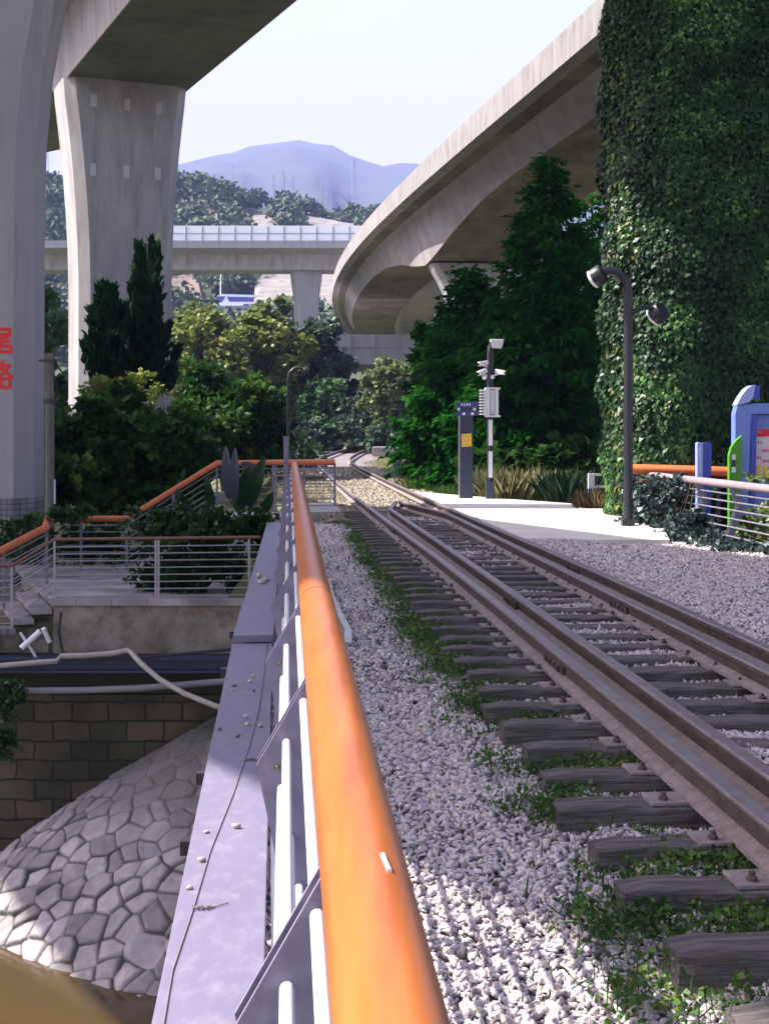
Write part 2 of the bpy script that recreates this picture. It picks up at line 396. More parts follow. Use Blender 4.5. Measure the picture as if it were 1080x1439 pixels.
# ------------------------------------------------------------------ mesh building
ORG = {}
class MB:
    def __init__(self):
        self.v, self.f = [], []
    def add(self, vs_, fs):
        o = len(self.v)
        self.v += [tuple(p) for p in vs_]
        self.f += [tuple(i + o for i in q) for q in fs]
        return self
    def box(self, c, s, ax=None, ay=None):
        c = Vector(c)
        ax = Vector((1, 0, 0)) if ax is None else Vector(ax).normalized()
        ay = Vector((-ax.y, ax.x, 0)).normalized() if ay is None else Vector(ay).normalized()
        az = ax.cross(ay)
        vs_ = []
        for k in (-.5, .5):
            for j, i in ((-.5, -.5), (-.5, .5), (.5, .5), (.5, -.5)):
                vs_.append(c + ax * (i * s[0]) + ay * (j * s[1]) + az * (k * s[2]))
        return self.add(vs_, [(3, 2, 1, 0), (4, 5, 6, 7), (0, 1, 5, 4), (1, 2, 6, 5), (2, 3, 7, 6), (3, 0, 4, 7)])
    def prism(self, poly, o, ex, ey, ez):                # polygon in (ex, ey) pushed along the vector ez
        o, ex, ey, ez = Vector(o), Vector(ex), Vector(ey), Vector(ez)
        n = len(poly)
        a = [o + ex * p[0] + ey * p[1] for p in poly]
        vs_ = a + [p + ez for p in a]
        fs = [tuple(range(n - 1, -1, -1)), tuple(range(n, 2 * n))]
        fs += [(i, (i + 1) % n, n + (i + 1) % n, n + i) for i in range(n)]
        return self.add(vs_, fs)
    def loft(self, rings, caps=True):
        n = len(rings[0])
        vs_ = [p for r in rings for p in r]
        fs = []
        for k in range(len(rings) - 1):
            for i in range(n):
                j = (i + 1) % n
                fs.append((k * n + i, k * n + j, (k + 1) * n + j, (k + 1) * n + i))
        if caps:
            fs.append(tuple(range(n - 1, -1, -1)))
            fs.append(tuple((len(rings) - 1) * n + i for i in range(n)))
        return self.add(vs_, fs)
    def sweep(self, prof, path, zoff=None):              # profile (right, up) along a path, kept upright
        path = [Vector(p) for p in path]
        rings = []
        for k, p in enumerate(path):
            a = path[max(k - 1, 0)]; b = path[min(k + 1, len(path) - 1)]
            t = (b - a); t.z = 0; t.normalize()
            r = Vector((t.y, -t.x, 0))
            pr = prof[k] if isinstance(prof[0][0], (tuple, list)) else prof
            rings.append([p + r * q[0] + Vector((0, 0, q[1])) for q in pr])
        return self.loft(rings)
    def tube(self, path, r, n=10, caps=True):
        path = [Vector(p) for p in path]
        rings = []
        ref = None
        for k, p in enumerate(path):
            a = path[max(k - 1, 0)]; b = path[min(k + 1, len(path) - 1)]
            t = (b - a).normalized()
            if ref is None:
                ref = Vector((0, 0, 1)) if abs(t.z) < 0.9 else Vector((1, 0, 0))
            s = t.cross(ref).normalized()
            ref = s.cross(t)
            rr = r[k] if isinstance(r, (list, tuple)) else r
            rings.append([p + (s * math.cos(2 * math.pi * i / n) + ref * math.sin(2 * math.pi * i / n)) * rr for i in range(n)])
        return self.loft(rings, caps)
    def lathe(self, prof, c, n=20, axis=(0, 0, 1)):
        az = Vector(axis).normalized()
        ax = az.orthogonal().normalized(); ay = az.cross(ax)
        c = Vector(c)
        rings = [[c + az * z + (ax * math.cos(2 * math.pi * i / n) + ay * math.sin(2 * math.pi * i / n)) * max(r, 1e-4) for i in range(n)] for r, z in prof]
        return self.loft(rings)
    def ball(self, c, r, n=12, sq=(1, 1, 1)):
        c = Vector(c)
        rings = []
        for k in range(n // 2 + 1):
            th = math.pi * k / (n // 2)
            rr = max(math.sin(th), 1e-3)
            rings.append([c + Vector((math.cos(2 * math.pi * i / n) * rr * r * sq[0], math.sin(2 * math.pi * i / n) * rr * r * sq[1], -math.cos(th) * r * sq[2])) for i in range(n)])
        return self.loft(rings)
    def build(self, name, m, parent=None, smooth=False, bevel=0.0, origin=None):
        return link_mesh(name, np.array(self.v, dtype=np.float64).reshape(-1, 3), self.f, m, parent, smooth, bevel, origin)

def link_mesh(name, V, faces, m, parent=None, smooth=False, bevel=0.0, origin=None):
    if parent is not None: org = ORG[parent]
    elif origin is not None: org = Vector(origin)
    else:
        lo, hi = V.min(0), V.max(0)
        org = Vector(((lo[0] + hi[0]) / 2, (lo[1] + hi[1]) / 2, lo[2]))
    me = bpy.data.meshes.new(name)
    V = V - np.array(org)
    if isinstance(faces, np.ndarray):
        nf, k = faces.shape
        me.vertices.add(len(V)); me.vertices.foreach_set('co', V.astype(np.float32).ravel())
        me.loops.add(nf * k); me.loops.foreach_set('vertex_index', faces.astype(np.int32).ravel())
        me.polygons.add(nf)
        me.polygons.foreach_set('loop_start', (np.arange(nf) * k).astype(np.int32))
        me.update(calc_edges=True)
    else:
        me.from_pydata(V.tolist(), [], faces)
        me.update()
        import bmesh
        bm = bmesh.new(); bm.from_mesh(me)
        bmesh.ops.recalc_face_normals(bm, faces=bm.faces)
        bm.to_mesh(me); bm.free()
    me.materials.append(MATS[m] if isinstance(m, str) else m)
    if smooth:
        me.polygons.foreach_set('use_smooth', [True] * len(me.polygons))
    o = bpy.data.objects.new(name, me)
    COL.objects.link(o)
    if parent is not None:
        o.parent = parent
    else:
        o.location = org
    ORG[o] = org
    if smooth and not isinstance(faces, np.ndarray):
        try:
            me.set_sharp_from_angle(angle=rad(40))
        except Exception:
            pass
    if bevel:
        md = o.modifiers.new('bevel', 'BEVEL')
        md.width = bevel; md.segments = 2; md.limit_method = 'ANGLE'; md.angle_limit = rad(40)
    return o

def thing(name, label, cat, loc, group=None):
    o = bpy.data.objects.new(name, None)
    o.empty_display_size = 0.2
    COL.objects.link(o)
    o.location = loc
    ORG[o] = Vector(loc)
    return tag(o, label, cat, group)
def tag(o, label, cat, group=None):
    o['label'] = label; o['category'] = cat
    if group: o['group'] = group
    return o
def kind(o, k, label=None):
    o['kind'] = k
    if label: o['label'] = label
    return o
def text(name, body, size, loc, ex, ez, m, parent, depth=0.004, bold=0.0):
    """lettering standing on the plane (ex right, ez up); returns a mesh part"""
    cu = bpy.data.curves.new(name, 'FONT')
    cu.body = body; cu.size = size; cu.extrude = depth; cu.offset = bold
    cu.align_x = 'CENTER'; cu.align_y = 'CENTER'
    t = bpy.data.objects.new(name, cu)
    COL.objects.link(t)
    bpy.context.view_layer.update()
    me = bpy.data.meshes.new_from_object(t.evaluated_get(bpy.context.evaluated_depsgraph_get()))
    bpy.data.objects.remove(t)
    ex, ez = Vector(ex).normalized(), Vector(ez).normalized()
    en = ex.cross(ez)
    for v in me.vertices:
        c = v.co.copy()
        v.co = Vector(loc) - ORG[parent] + ex * c.x + ez * c.y + en * c.z
    me.materials.clear(); me.materials.append(MATS[m])
    o = bpy.data.objects.new(name, me)
    COL.objects.link(o); o.parent = parent; ORG[o] = ORG[parent]
    return o

# ------------------------------------------------------------------ foliage
LEAF = {
    'quad': (np.array([[0, 0], [0.5, 0.45], [0, 1], [-0.5, 0.45]]), [(0, 1, 2, 3)]),
    'ivy': (np.array([[0, 0.1], [0.5, 0.0], [0.32, 0.5], [0, 1.0], [-0.32, 0.5], [-0.5, 0.0]]), [(0, 1, 2, 3, 4, 5)]),
    'blade': (np.array([[-0.03, 0], [0.03, 0], [0.024, 0.6], [0, 1.0], [-0.024, 0.6]]), [(0, 1, 2, 3, 4)]),
    'frond': (np.array([[0, 0], [0.22, 0.3], [0.12, 0.75], [0, 1], [-0.12, 0.75], [-0.22, 0.3]]), [(0, 1, 2, 3, 4, 5)]),
}
def leaves(pts, up, nrm, size, shape='quad', fold=0.15):
    """one polygon per leaf: pts base points, up = direction of the leaf axis, nrm = rough facing, size per leaf"""
    base, fc = LEAF[shape]
    n, k = len(pts), len(base)
    up = up / (np.linalg.norm(up, axis=1, keepdims=True) + 1e-9)
    side = np.cross(up, nrm); side /= (np.linalg.norm(side, axis=1, keepdims=True) + 1e-9)
    nn = np.cross(side, up)
    V = (pts[:, None, :] + side[:, None, :] * (base[None, :, 0:1] * size[:, None, None])
         + up[:, None, :] * (base[None, :, 1:2] * size[:, None, None])
         - nn[:, None, :] * (np.abs(base[None, :, 0:1]) * fold * size[:, None, None] + (base[None, :, 1:2] ** 2) * fold * size[:, None, None]))
    Fc = np.arange(n * k).reshape(n, k)
    return V.reshape(-1, 3), Fc

def unit(n):
    a = rng.normal(size=(n, 3))
    return a / np.linalg.norm(a, axis=1, keepdims=True)

def crown_pts(blobs, n, shell=0.55):
    """points in ellipsoids (cx, cy, cz, rx, ry, rz), gathered in small twigs so that gaps stay open"""
    B = np.array(blobs, float)
    w = (B[:, 3] * B[:, 4] * B[:, 5]) ** (2 / 3); w /= w.sum()
    ntw = max(8, n // 14)
    idx = rng.choice(len(B), ntw, p=w)
    d = unit(ntw)
    r = (shell + (1 - shell) * rng.random(ntw)) ** 0.7 * (1 + 0.16 * rng.normal(size=ntw))
    C = B[idx, :3] + d * B[idx, 3:] * r[:, None]
    it = rng.integers(0, ntw, n)
    sc = (B[idx[it], 3:].mean(1) * 0.17)[:, None]
    pts = C[it] + rng.normal(size=(n, 3)) * sc * np.array([1, 1, 0.6])
    return pts, d[it]

def trunk_mb(base, top, r0, r1, limbs=(), bend=0.1):
    mb = MB()
    base, top = Vector(base), Vector(top)
    path = [base.lerp(top, k / 6) + Vector((random.uniform(-1, 1), random.uniform(-1, 1), 0)) * bend * (k > 0) for k in range(7)]
    mb.tube(path, [r0 + (r1 - r0) * k / 6 for k in range(7)], 8)
    for q, e in limbs:
        a = base.lerp(top, q)
        e = Vector(e)
        m_ = a.lerp(e, 0.5) + Vector((0, 0, -0.08 * (e - a).length))
        rr = (r0 + (r1 - r0) * q) * 0.55
        mb.tube([a, m_, e], [rr, rr * 0.6, rr * 0.2], 6)
    return mb

def tree(name, label, cat, px0, px1, ytop, ybase, d, leafm, nleaf, lsize, nb=14, depth=None, group=None, shape='quad', zbase=None, flat=0.75, low=0.25, seed=0):
    """a broad-leaved tree whose crown fills px0..px1 by ytop..ybase at distance d"""
    global rng
    rng = np.random.default_rng(100 + seed); random.seed(100 + seed)
    c = P((px0 + px1) / 2, ybase, d)
    w = (px1 - px0) / F * d / 2
    ztop = P(0, ytop, d).z
    zb = c.z if zbase is None else zbase
    dp = w if depth is None else depth
    H = ztop - zb
    zlow = zb + low * H
    root = thing(name, label, cat, (c.x, d, zb), group)
    blobs = []
    for k in range(nb):
        a = random.uniform(0, 2 * math.pi)
        t = (k + 0.5) / nb
        z = zlow + (ztop - zlow) * (0.15 + 0.72 * t)
        env = math.sqrt(max(0.12, 1 - (2 * (0.12 + 0.8 * t) - 0.85) ** 2 * 0.8))
        r = env * random.uniform(0.35, 0.72)
        br = random.uniform(0.28, 0.46) * (1 - 0.25 * t)
        blobs.append((c.x + math.cos(a) * w * r, d + math.sin(a) * dp * r, z, w * br, dp * br, min(w, (ztop - zlow) / 2) * br * flat * 1.1))
    limbs = [(random.uniform(0.35, 0.9), Vector(b[:3])) for b in blobs[::2]]
    trunk_mb((c.x, d, zb), (c.x + random.uniform(-.2, .2), d, zb + 0.8 * H), 0.035 * H ** 0.9, 0.012 * H, limbs, 0.03 * H).build('trunk', 'bark', root, True)
    pts, dr = crown_pts(blobs, nleaf)
    up = dr * 0.6 + rng.normal(size=(nleaf, 3)) * 0.6 + np.array([0, 0, -0.25])
    nr = np.array([0, 0, 1.0]) + dr * 0.4 + rng.normal(size=(nleaf, 3)) * 0.55
    V, Fc = leaves(pts, up, nr, lsize * (0.6 + 0.8 * rng.random(nleaf)), shape)
    link_mesh('crown', V, Fc, leafm, root)
    return root

def bush(name, label, c, r, leafm, n, lsize, group=None, shape='quad', nb=8, up=0.2):
    global rng
    blobs = []
    for k in range(nb):
        a = random.uniform(0, 2 * math.pi); q = random.uniform(0, 0.75)
        blobs.append((c[0] + math.cos(a) * r[0] * q, c[1] + math.sin(a) * r[1] * q, c[2] + r[2] * random.uniform(0.35, 1.15), r[0] * random.uniform(.3, .5), r[1] * random.uniform(.3, .5), r[2] * random.uniform(.35, .6)))
    pts, dr = crown_pts(blobs, n, 0.5)
    pts[:, 2] = np.maximum(pts[:, 2], c[2] + 0.01)
    u = dr * 0.7 + rng.normal(size=(n, 3)) * 0.6 + np.array([0, 0, up])
    nr = np.array([0, 0, 1.0]) + dr * 0.5 + rng.normal(size=(n, 3)) * 0.5
    V, Fc = leaves(pts, u, nr, lsize * (0.6 + 0.8 * rng.random(n)), shape)
    o = link_mesh(name, V, Fc, leafm, None, origin=c)
    return tag(o, label, 'shrub', group)

def grass_clump(name, label, c, r, h, leafm, n, group=None):
    a = rng.random(n) * 2 * np.pi; q = np.sqrt(rng.random(n))
    pts = np.stack([c[0] + np.cos(a) * q * r[0], c[1] + np.sin(a) * q * r[1], np.full(n, c[2])], 1)
    up = np.stack([np.cos(a) * (0.15 + 0.5 * q * rng.random(n)), np.sin(a) * (0.15 + 0.4 * q), np.full(n, 1.0)], 1) + rng.normal(size=(n, 3)) * 0.16
    nr = rng.normal(size=(n, 3)) * 0.5 + np.array([0, -1, 0.3])
    V, Fc = leaves(pts, up, nr, h * (0.45 + 0.65 * rng.random(n)), 'blade', 0.35)
    o = link_mesh(name, V, Fc, leafm, None, origin=c)
    return tag(o, label, 'grass', group)

# ================================================================== THE SETTING
def smooth(a, b, x):
    t = np.clip((x - a) / (b - a), 0, 1)
    return t * t * (3 - 2 * t)
RU = ([-20, 14, 18, 22, 31, 42, 55.5, 64, 71.6, 83, 93, 105], [1.91, 1.91, 1.87, 1.80, 1.70, 1.64, 1.60, 1.75, 2.1, 3.07, 4.03, 5.5])
_vv = np.linspace(-20, 105, 251)
_uu = np.convolve(np.pad(np.interp(_vv, *RU), 8, mode='edge'), np.ones(17) / 17, 'valid')
def rail_u(v):
    return float(np.interp(v, _vv, _uu))
def land_z(x, y):
    """height of the ground (arrays)"""
    tl = -y * 0.075 + 0.1                                   # left edge of the railway formation
    left = smooth(-0.1, -0.9, x - tl)
    low = -1.55 + 1.45 * smooth(33, 62, y)
    z = -0.07 + left * (low + 0.07)
    z = z + 0.5 * smooth(6, 30, x) * smooth(30, 60, y)
    return np.where(y < 24.1, -7.6, z)
xs = np.concatenate([-np.geomspace(2900, 42, 16), np.arange(-40, 41, 1.0), np.geomspace(42, 2900, 16)])
ys = np.concatenate([[-55, -30, -15, -5, 5, 15, 20, 24.0, 24.2], np.arange(25, 110, 1.0), np.geomspace(112, 3200, 26)])
X, Y = np.meshgrid(xs, ys)
Z = land_z(X, Y)
nx, ny = len(xs), len(ys)
I = np.arange(nx * ny).reshape(ny, nx)
Fq = np.stack([I[:-1, :-1], I[:-1, 1:], I[1:, 1:], I[1:, :-1]], -1).reshape(-1, 4)
kind(link_mesh('ground', np.stack([X, Y, Z], -1).reshape(-1, 3), Fq, 'earth', origin=(0, 0, 0)), 'structure')

w = MB(); w.add([(-60, -45, -5.8), (60, -45, -5.8), (60, 23.9, -5.8), (-60, 23.9, -5.8)], [(0, 1, 2, 3)])
kind(w.build('river_water', 'water'), 'structure')

# gravel bed: on the bridge deck and on beyond it along the curve
gb = MB()
gb.add([T(-0.015, -4, -0.03), T(8, -4, -0.03), T(8, 19, -0.03), T(5.4, 25.4, -0.03), T(0.1, 25.4, -0.03)], [(0, 1, 2, 3, 4)])
path_v = np.concatenate([np.arange(25.4, 60, 2), np.arange(60, 106, 3)])
lft = [T(rail_u(v) - (0.9 if v > 27 else 1.7), v, 0.0) for v in path_v]
rgt = [T(rail_u(v) + 1.49 + (1.3 if v > 30 else 1.9), v, 0.0) for v in path_v]
for k in range(len(path_v) - 1):
    gb.add([lft[k], rgt[k], rgt[k + 1], lft[k + 1]], [(0, 1, 2, 3)])
kind(gb.build('gravel_bed', 'gravel_base'), 'structure')

ap = MB()
poly = [T(3.62, 20.9), T(3.52, 26), T(3.42, 31), T(3.3, 37), G(650, 704, 0), G(700, 708.5, 0), G(800, 716, 0), Vector((4.9, 28.0, 0)), Vector((4.75, 24.5, 0)), Vector((4.2, 21.0, 0))]
ap.prism([(p.x, p.y) for p in poly], (0, 0, -0.05), (1, 0, 0), (0, 1, 0), (0, 0, 0.185))
kind(ap.build('pavement', 'apron'), 'structure')
st = MB(); st.prism([(a.x, a.y) for a in (G(421, 727, 0), G(479, 726, 0), G(470, 712, 0), G(424, 713, 0))], (0, 0, -0.1), (1, 0, 0), (0, 1, 0), (0, 0, 0.2))
kind(st.build('path', 'granite'), 'structure')

# stone pitching on the river bank
apex = np.array([-2.7, 23.75, -3.0])
wl = [(-6.9, 23.7), (-6.75, 22.8), (-6.3, 21.8), (-5.6, 21.0), (-4.9, 20.45), (-4.1, 19.85), (-3.45, 19.35), (-2.2, 19.0), (-0.8, 18.9), (1.5, 18.8)]
top = [apex + np.array([-0.05, 0, 0])] + [apex] * 6 + [apex + np.array([0.4, 0, 0.05]), apex + np.array([1.8, 0, 0.1]), apex + np.array([4.2, 0, 0.1])]
toe = []
for (x_, y_), t_ in zip(wl, top):
    w_ = np.array([x_, y_, -5.8])
    toe.append(tuple(t_ + (w_ - t_) * 1.15))
NA, NB = 300, 400
qs = np.linspace(0, 1, NA); fs_ = np.linspace(0, len(toe) - 1, NB)
toe_a, top_a = np.array(toe), np.array(top)
# even out the spacing along the toe
fi = np.clip(fs_.astype(int), 0, len(toe) - 2); fr = (fs_ - fi)[:, None]
A_ = toe_a[fi] * (1 - fr) + toe_a[fi + 1] * fr
B2_ = top_a[fi] * (1 - fr) + top_a[fi + 1] * fr
V = B2_[None] * (1 - qs)[:, None, None] + A_[None] * qs[:, None, None]
V = V + np.array([-0.25, -0.35, 0.22]) * (np.sin(np.pi * qs) * 0.55)[:, None, None]
flat = V.reshape(-1, 3)
brng = np.random.default_rng(3)
sites = flat[brng.choice(len(flat), 5000, replace=False)]
keep_s = []
for p in sites:                                              # stones of 0.3 to 0.45 m
    if all(np.linalg.norm(p - k_) > 0.30 for k_ in keep_s): keep_s.append(p)
sites = np.array(keep_s) + brng.normal(size=(len(keep_s), 3)) * 0.05
wob = np.stack([np.sin(flat[:, 1] * 9 + flat[:, 0] * 4), np.sin(flat[:, 0] * 8 - flat[:, 2] * 5), np.sin(flat[:, 2] * 7 + flat[:, 1] * 3)], 1) * 0.025
d1, d2, sid = np.zeros(len(flat)), np.zeros(len(flat)), np.zeros(len(flat), int)
for c0 in range(0, len(flat), 8000):
    dist = np.linalg.norm((flat + wob)[c0:c0 + 8000, None, :] - sites[None], axis=2)
    sid[c0:c0 + 8000] = dist.argmin(1)
    two = np.partition(dist, 1, axis=1)[:, :2]
    d1[c0:c0 + 8000], d2[c0:c0 + 8000] = two[:, 0], two[:, 1]
edge_ = (d2 - d1) / 2
up_fade = np.clip((flat[:, 2] + 3.3) / -1.3, 0.25, 1)         # the upper part is bedded in earth and mortar
raise_ = np.clip(edge_ / 0.045, 0, 1) ** 0.6
tone = 0.72 + 0.5 * brng.random(len(sites))
tilt = brng.normal(size=(len(sites), 3)) * 0.12
hgt = raise_ * 0.055 + ((flat - sites[sid]) * tilt[sid]).sum(1) * raise_ + brng.normal(size=len(sites))[sid] * 0.012
flat = flat + np.array([-0.42, -0.62, 0.66]) * (hgt * up_fade)[:, None] + brng.normal(size=flat.shape) * 0.0022
I = np.arange(NA * NB).reshape(NA, NB)
Fq = np.stack([I[:-1, :-1], I[1:, :-1], I[1:, 1:], I[:-1, 1:]], -1).reshape(-1, 4)
bank = kind(link_mesh('riverbank', flat, Fq, 'stone_pitching', smooth=True, origin=(0, 0, 0)), 'structure')
att = bank.data.attributes.new('stone', 'FLOAT_COLOR', 'POINT')
jo_ = np.clip(edge_ / 0.028, 0, 1) * up_fade + (1 - up_fade) * 0.8
att.data.foreach_set('color', np.stack([jo_, tone[sid] / 1.3, up_fade, np.ones(len(flat))], 1).astype(np.float32).ravel())

# the near hill and the far mountain
SKX = [-900, -300, 0, 45, 100, 160, 240, 280, 330, 380, 430, 500, 560, 700, 1000, 1500, 2200]
SKY_ = [300, 262, 258, 260, 258, 256, 262, 268, 280, 292, 303, 311, 315, 335, 390, 440, 480]
def hill_z(px, d):
    zs = ZC + (HY - np.interp(px, SKX, SKY_)) / F * 430
    base = np.interp(d, [150, 200, 250, 290, 312], [-0.2, 3, 15, 26, 27])
    up = 27 + (zs - 27) * np.clip((d - 312) / 118, 0, 1) ** 0.85
    dn = zs - np.clip((d - 430) / 270, 0, 1) * (zs + 2)
    nz = 1.2 * np.sin(px * 0.05 + d * 0.03) * np.clip((d - 312) / 40, 0, 1)
    return np.where(d < 312, np.minimum(base, zs), np.where(d < 430, up, dn)) + nz
pxs = np.linspace(-900, 2200, 125)
ds = np.concatenate([np.linspace(150, 312, 14), np.linspace(320, 440, 16), np.linspace(470, 700, 6)])
PX, D = np.meshgrid(pxs, ds)
HZ = hill_z(PX, D)
V = np.stack([(PX - CX) / F * D, D, HZ], -1).reshape(-1, 3)
I = np.arange(V.shape[0]).reshape(len(ds), len(pxs))
Fq = np.stack([I[:-1, :-1], I[:-1, 1:], I[1:, 1:], I[1:, :-1]], -1).reshape(-1, 4)
kind(link_mesh('hill', V, Fq, 'hill_soil', smooth=True, origin=(0, 0, 0)), 'structure')
def hill_hit(px, py):
    for d in np.arange(200, 445, 1.0):
        if float(hill_z(px, d)) >= ZC + (HY - py) / F * d:
            return d
    return 432.0

MX = [-2500, -1200, -300, 0, 150, 240, 265, 290, 320, 345, 375, 400, 437, 462, 480, 500, 520, 545, 580, 640, 760, 1100, 2400, 3600]
MY = [430, 360, 290, 262, 240, 229, 226, 221, 213, 206, 201, 199, 195, 200, 209, 219, 227, 231, 230, 236, 262, 330, 420, 500]
def mtn_z(px, d):
    zs = (HY - np.interp(px, MX, MY)) / F * 2300
    t = np.clip((d - 800) / 1500, 0, 1)
    z = zs * (0.02 + 0.98 * t ** 0.9)
    rid = np.sin(px * 0.045 + d * 0.004) * 0.5 + np.sin(px * 0.11 - d * 0.006) * 0.3 + np.sin(px * 0.021 + 1.0) * 0.4
    z = z + rid * 26 * np.sin(math.pi * t)
    return np.where(d > 2300, zs - (d - 2300) * 0.4, z)
pxs = np.linspace(-2500, 3600, 260)
ds = np.linspace(800, 3000, 45)
PX, D = np.meshgrid(pxs, ds)
HZ = mtn_z(PX, D) + rng.normal(size=PX.shape) * 2.5 * (D > 1000)
V = np.stack([np.clip((PX - CX) / F * D, -2850, 2850), D, HZ - 2], -1).reshape(-1, 3)
I = np.arange(V.shape[0]).reshape(len(ds), len(pxs))
Fq = np.stack([I[:-1, :-1], I[:-1, 1:], I[1:, 1:], I[1:, :-1]], -1).reshape(-1, 4)
kind(link_mesh('mountain', V, Fq, 'mountain', smooth=True, origin=(0, 0, 0)), 'structure')

def hill_patch(name, m, polypx, lift=3.0, thick=2.0):
    pts = []
    for px, py in polypx:
        d = hill_hit(px, py) - lift
        pts.append(P(px, py, d))
    mb = MB()
    n = len(pts)
    back = [p + Vector((0, thick + lift, -0.4)) for p in pts]
    mb.add(pts + back, [tuple(range(n)), tuple(range(2 * n - 1, n - 1, -1))] + [(i, (i + 1) % n, n + (i + 1) % n, n + i) for i in range(n)])
    return mb.build(name, m)
kind(hill_patch('bare_hillside', 'rock_face', [(352, 322), (356, 300), (372, 302), (392, 311), (402, 322)]), 'structure')
kind(hill_patch('bare_hillside', 'rock_face', [(415, 322), (418, 302), (440, 300), (465, 304), (500, 311), (520, 318), (520, 322)]), 'structure')
kind(hill_patch('rock_slope', 'rock_face', [(352, 470), (356, 440), (358, 400), (370, 384), (380, 372), (485, 372), (490, 470)], 5, 3), 'structure')
kind(hill_patch('bare_hillside', 'retaining_brown', [(238, 420), (240, 388), (276, 384), (284, 420)], 4), 'structure')
kind(hill_patch('bare_hillside', 'retaining_brown', [(284, 322), (288, 300), (300, 295), (311, 302), (313, 322)], 4), 'structure')
road = MB()
road.prism([(p.x, p.y) for p in (P(200, 400, 298), P(520, 400, 298), P(520, 400, 306), P(200, 400, 306))], (0, 0, 26.4), (1, 0, 0), (0, 1, 0), (0, 0, 0.8))
kind(road.build('road', 'concrete_pale'), 'structure')

# forest on the near hill: one mass of crowns
cl = []
k = 0
while k < 1500:
    px = random.uniform(-250, 760); d = random.uniform(240, 438) ** 1.0
    z = float(hill_z(px, d)); py = HY - (z - ZC) / d * F
    k += 1
    if 346 < px < 510 and py < 352 and d < 416 and not (394 < px < 420): continue
    if 282 < px < 316 and 296 < py < 320: continue
    if 350 < px < 500 and 365 < py < 460: continue
    if 234 < px < 288 and 380 < py < 425: continue
    if 285 < d < 318: continue
    if d < 290 and 285 < px < 385 and py < 470: continue
    r = random.uniform(2.6, 4.8)
    cl.append(((px - CX) / F * d, d, z + r * 0.55, r, r, r * 0.85))
cl = np.array(cl)
nl = 80
pts = np.repeat(cl[:, :3], nl, 0); rr = np.repeat(cl[:, 3:], nl, 0)
dr = unit(len(pts)); dr[:, 2] = np.abs(dr[:, 2]) * 1.1 - 0.15
rj = (0.8 + 0.3 * rng.random(len(pts)))[:, None]
pts = pts + dr * rr * rj
V, Fc = leaves(pts, rng.normal(size=pts.shape), dr + rng.normal(size=pts.shape) * 0.35, 1.3 * (0.6 + 0.7 * rng.random(len(pts))))
kind(link_mesh('hill_forest', V, Fc, 'forest_leaf', origin=(0, 0, 0)), 'stuff', 'dense green forest covering the hill behind the bridges')

# ================================================================== VIADUCTS AND PIERS
def pier_rings(c, ex, ey, zs, halfs, half_d, ch=0.28):
    """chamfered rectangular sections, wider where halfs says so"""
    rings = []
    ex, ey = Vector(ex), Vector(ey)
    for z, h in zip(zs, halfs):
        a, b = h, half_d
        pts = [(-a + ch, -b), (a - ch, -b), (a, -b + ch), (a, b - ch), (a - ch, b), (-a + ch, b), (-a, b - ch), (-a, -b + ch)]
        rings.append([Vector((c[0], c[1], z)) + ex * p[0] + ey * p[1] for p in pts])
    return rings
V1T = Vector((math.sin(rad(-23)), math.cos(rad(-23)), 0))
V1R = Vector((V1T.y, -V1T.x, 0))
VS = 1.08
P2 = Vector((-8.35, 46.0, 0)) * VS
def vz(z):
    return ZC + (z - ZC) * VS

# left viaduct, passing over the line from the upper left pier
t = thing('concrete_viaduct', 'tall grey concrete viaduct overhead, its dark box underside resting on the flared pier', 'bridge', (P2.x, P2.y, 12.8))
ctr = [P2 - V1T * s for s in (60, 40, 25, 12, 4, 0)] + [Vector(q) * VS for q in ((-10.4, 50.2, 0), (-13.3, 54.2, 0), (-17.5, 57.8, 0), (-24, 61.5, 0), (-34, 65.5, 0), (-60, 73, 0))]
box = [(-1.98, 12.8), (1.98, 12.8), (2.05, 14.75), (3.6, 15.0), (3.6, 15.25), (-3.6, 15.25), (-3.6, 15.0), (-2.05, 14.75)]
box = [(u * VS, vz(z)) for u, z in box]
MB().sweep(box, ctr).build('box_girder', 'concrete', t)
for s in (-1, 1):
    MB().sweep([(s * u * VS, vz(z)) for u, z in ((3.62, 14.98), (3.62, 16.1), (3.38, 16.1), (3.38, 15.253), (3.57, 15.253), (3.605, 14.98))], ctr).build('parapet', 'concrete', t)
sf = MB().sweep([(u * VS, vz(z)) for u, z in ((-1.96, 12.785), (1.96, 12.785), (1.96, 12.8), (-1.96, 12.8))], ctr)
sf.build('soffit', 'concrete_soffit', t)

zsP = [-2.5, 3, 6.2, 7.6, 8.8, 9.8, 10.7, 11.5, 12.2, 12.79]
def halfsP(w0, w1, z0, z1):
    return [w0 + (w1 - w0) * max(0, min(1, (z - z0) / (z1 - z0))) ** 1.8 for z in zsP]
t = thing('bridge_pier', 'flared concrete pier with small pale patches, cypress bushes at its foot', 'pier', (P2.x, P2.y, -2.5))
MB().loft(pier_rings(P2 + V1T * 0.4 - V1R * 0.12, V1R, V1T, [vz(z) if z > 0 else z for z in zsP], [h * VS for h in halfsP(1.50, 1.98, 6.2, 12.6)], 1.25, 0.34)).build('shaft', 'concrete', t)
def p2pt(px, py, off=0.0):                                   # a point on the pier's front face
    n = V1T
    q = P2 - V1T * (0.85 + off)
    dr = Vector(((px - CX) / F, 1, (HY - py) / F))
    o = Vector((0, 0, ZC))
    s = (q - o).dot(n) / dr.dot(n)
    return o + dr * s
for px, py in ((132, 141), (179, 147), (224, 152), (131, 238), (178, 242), (222, 244)):
    MB().box(p2pt(px, py), (0.2, 0.03, 0.42), V1R, V1T).build('patch', 'patch', t)

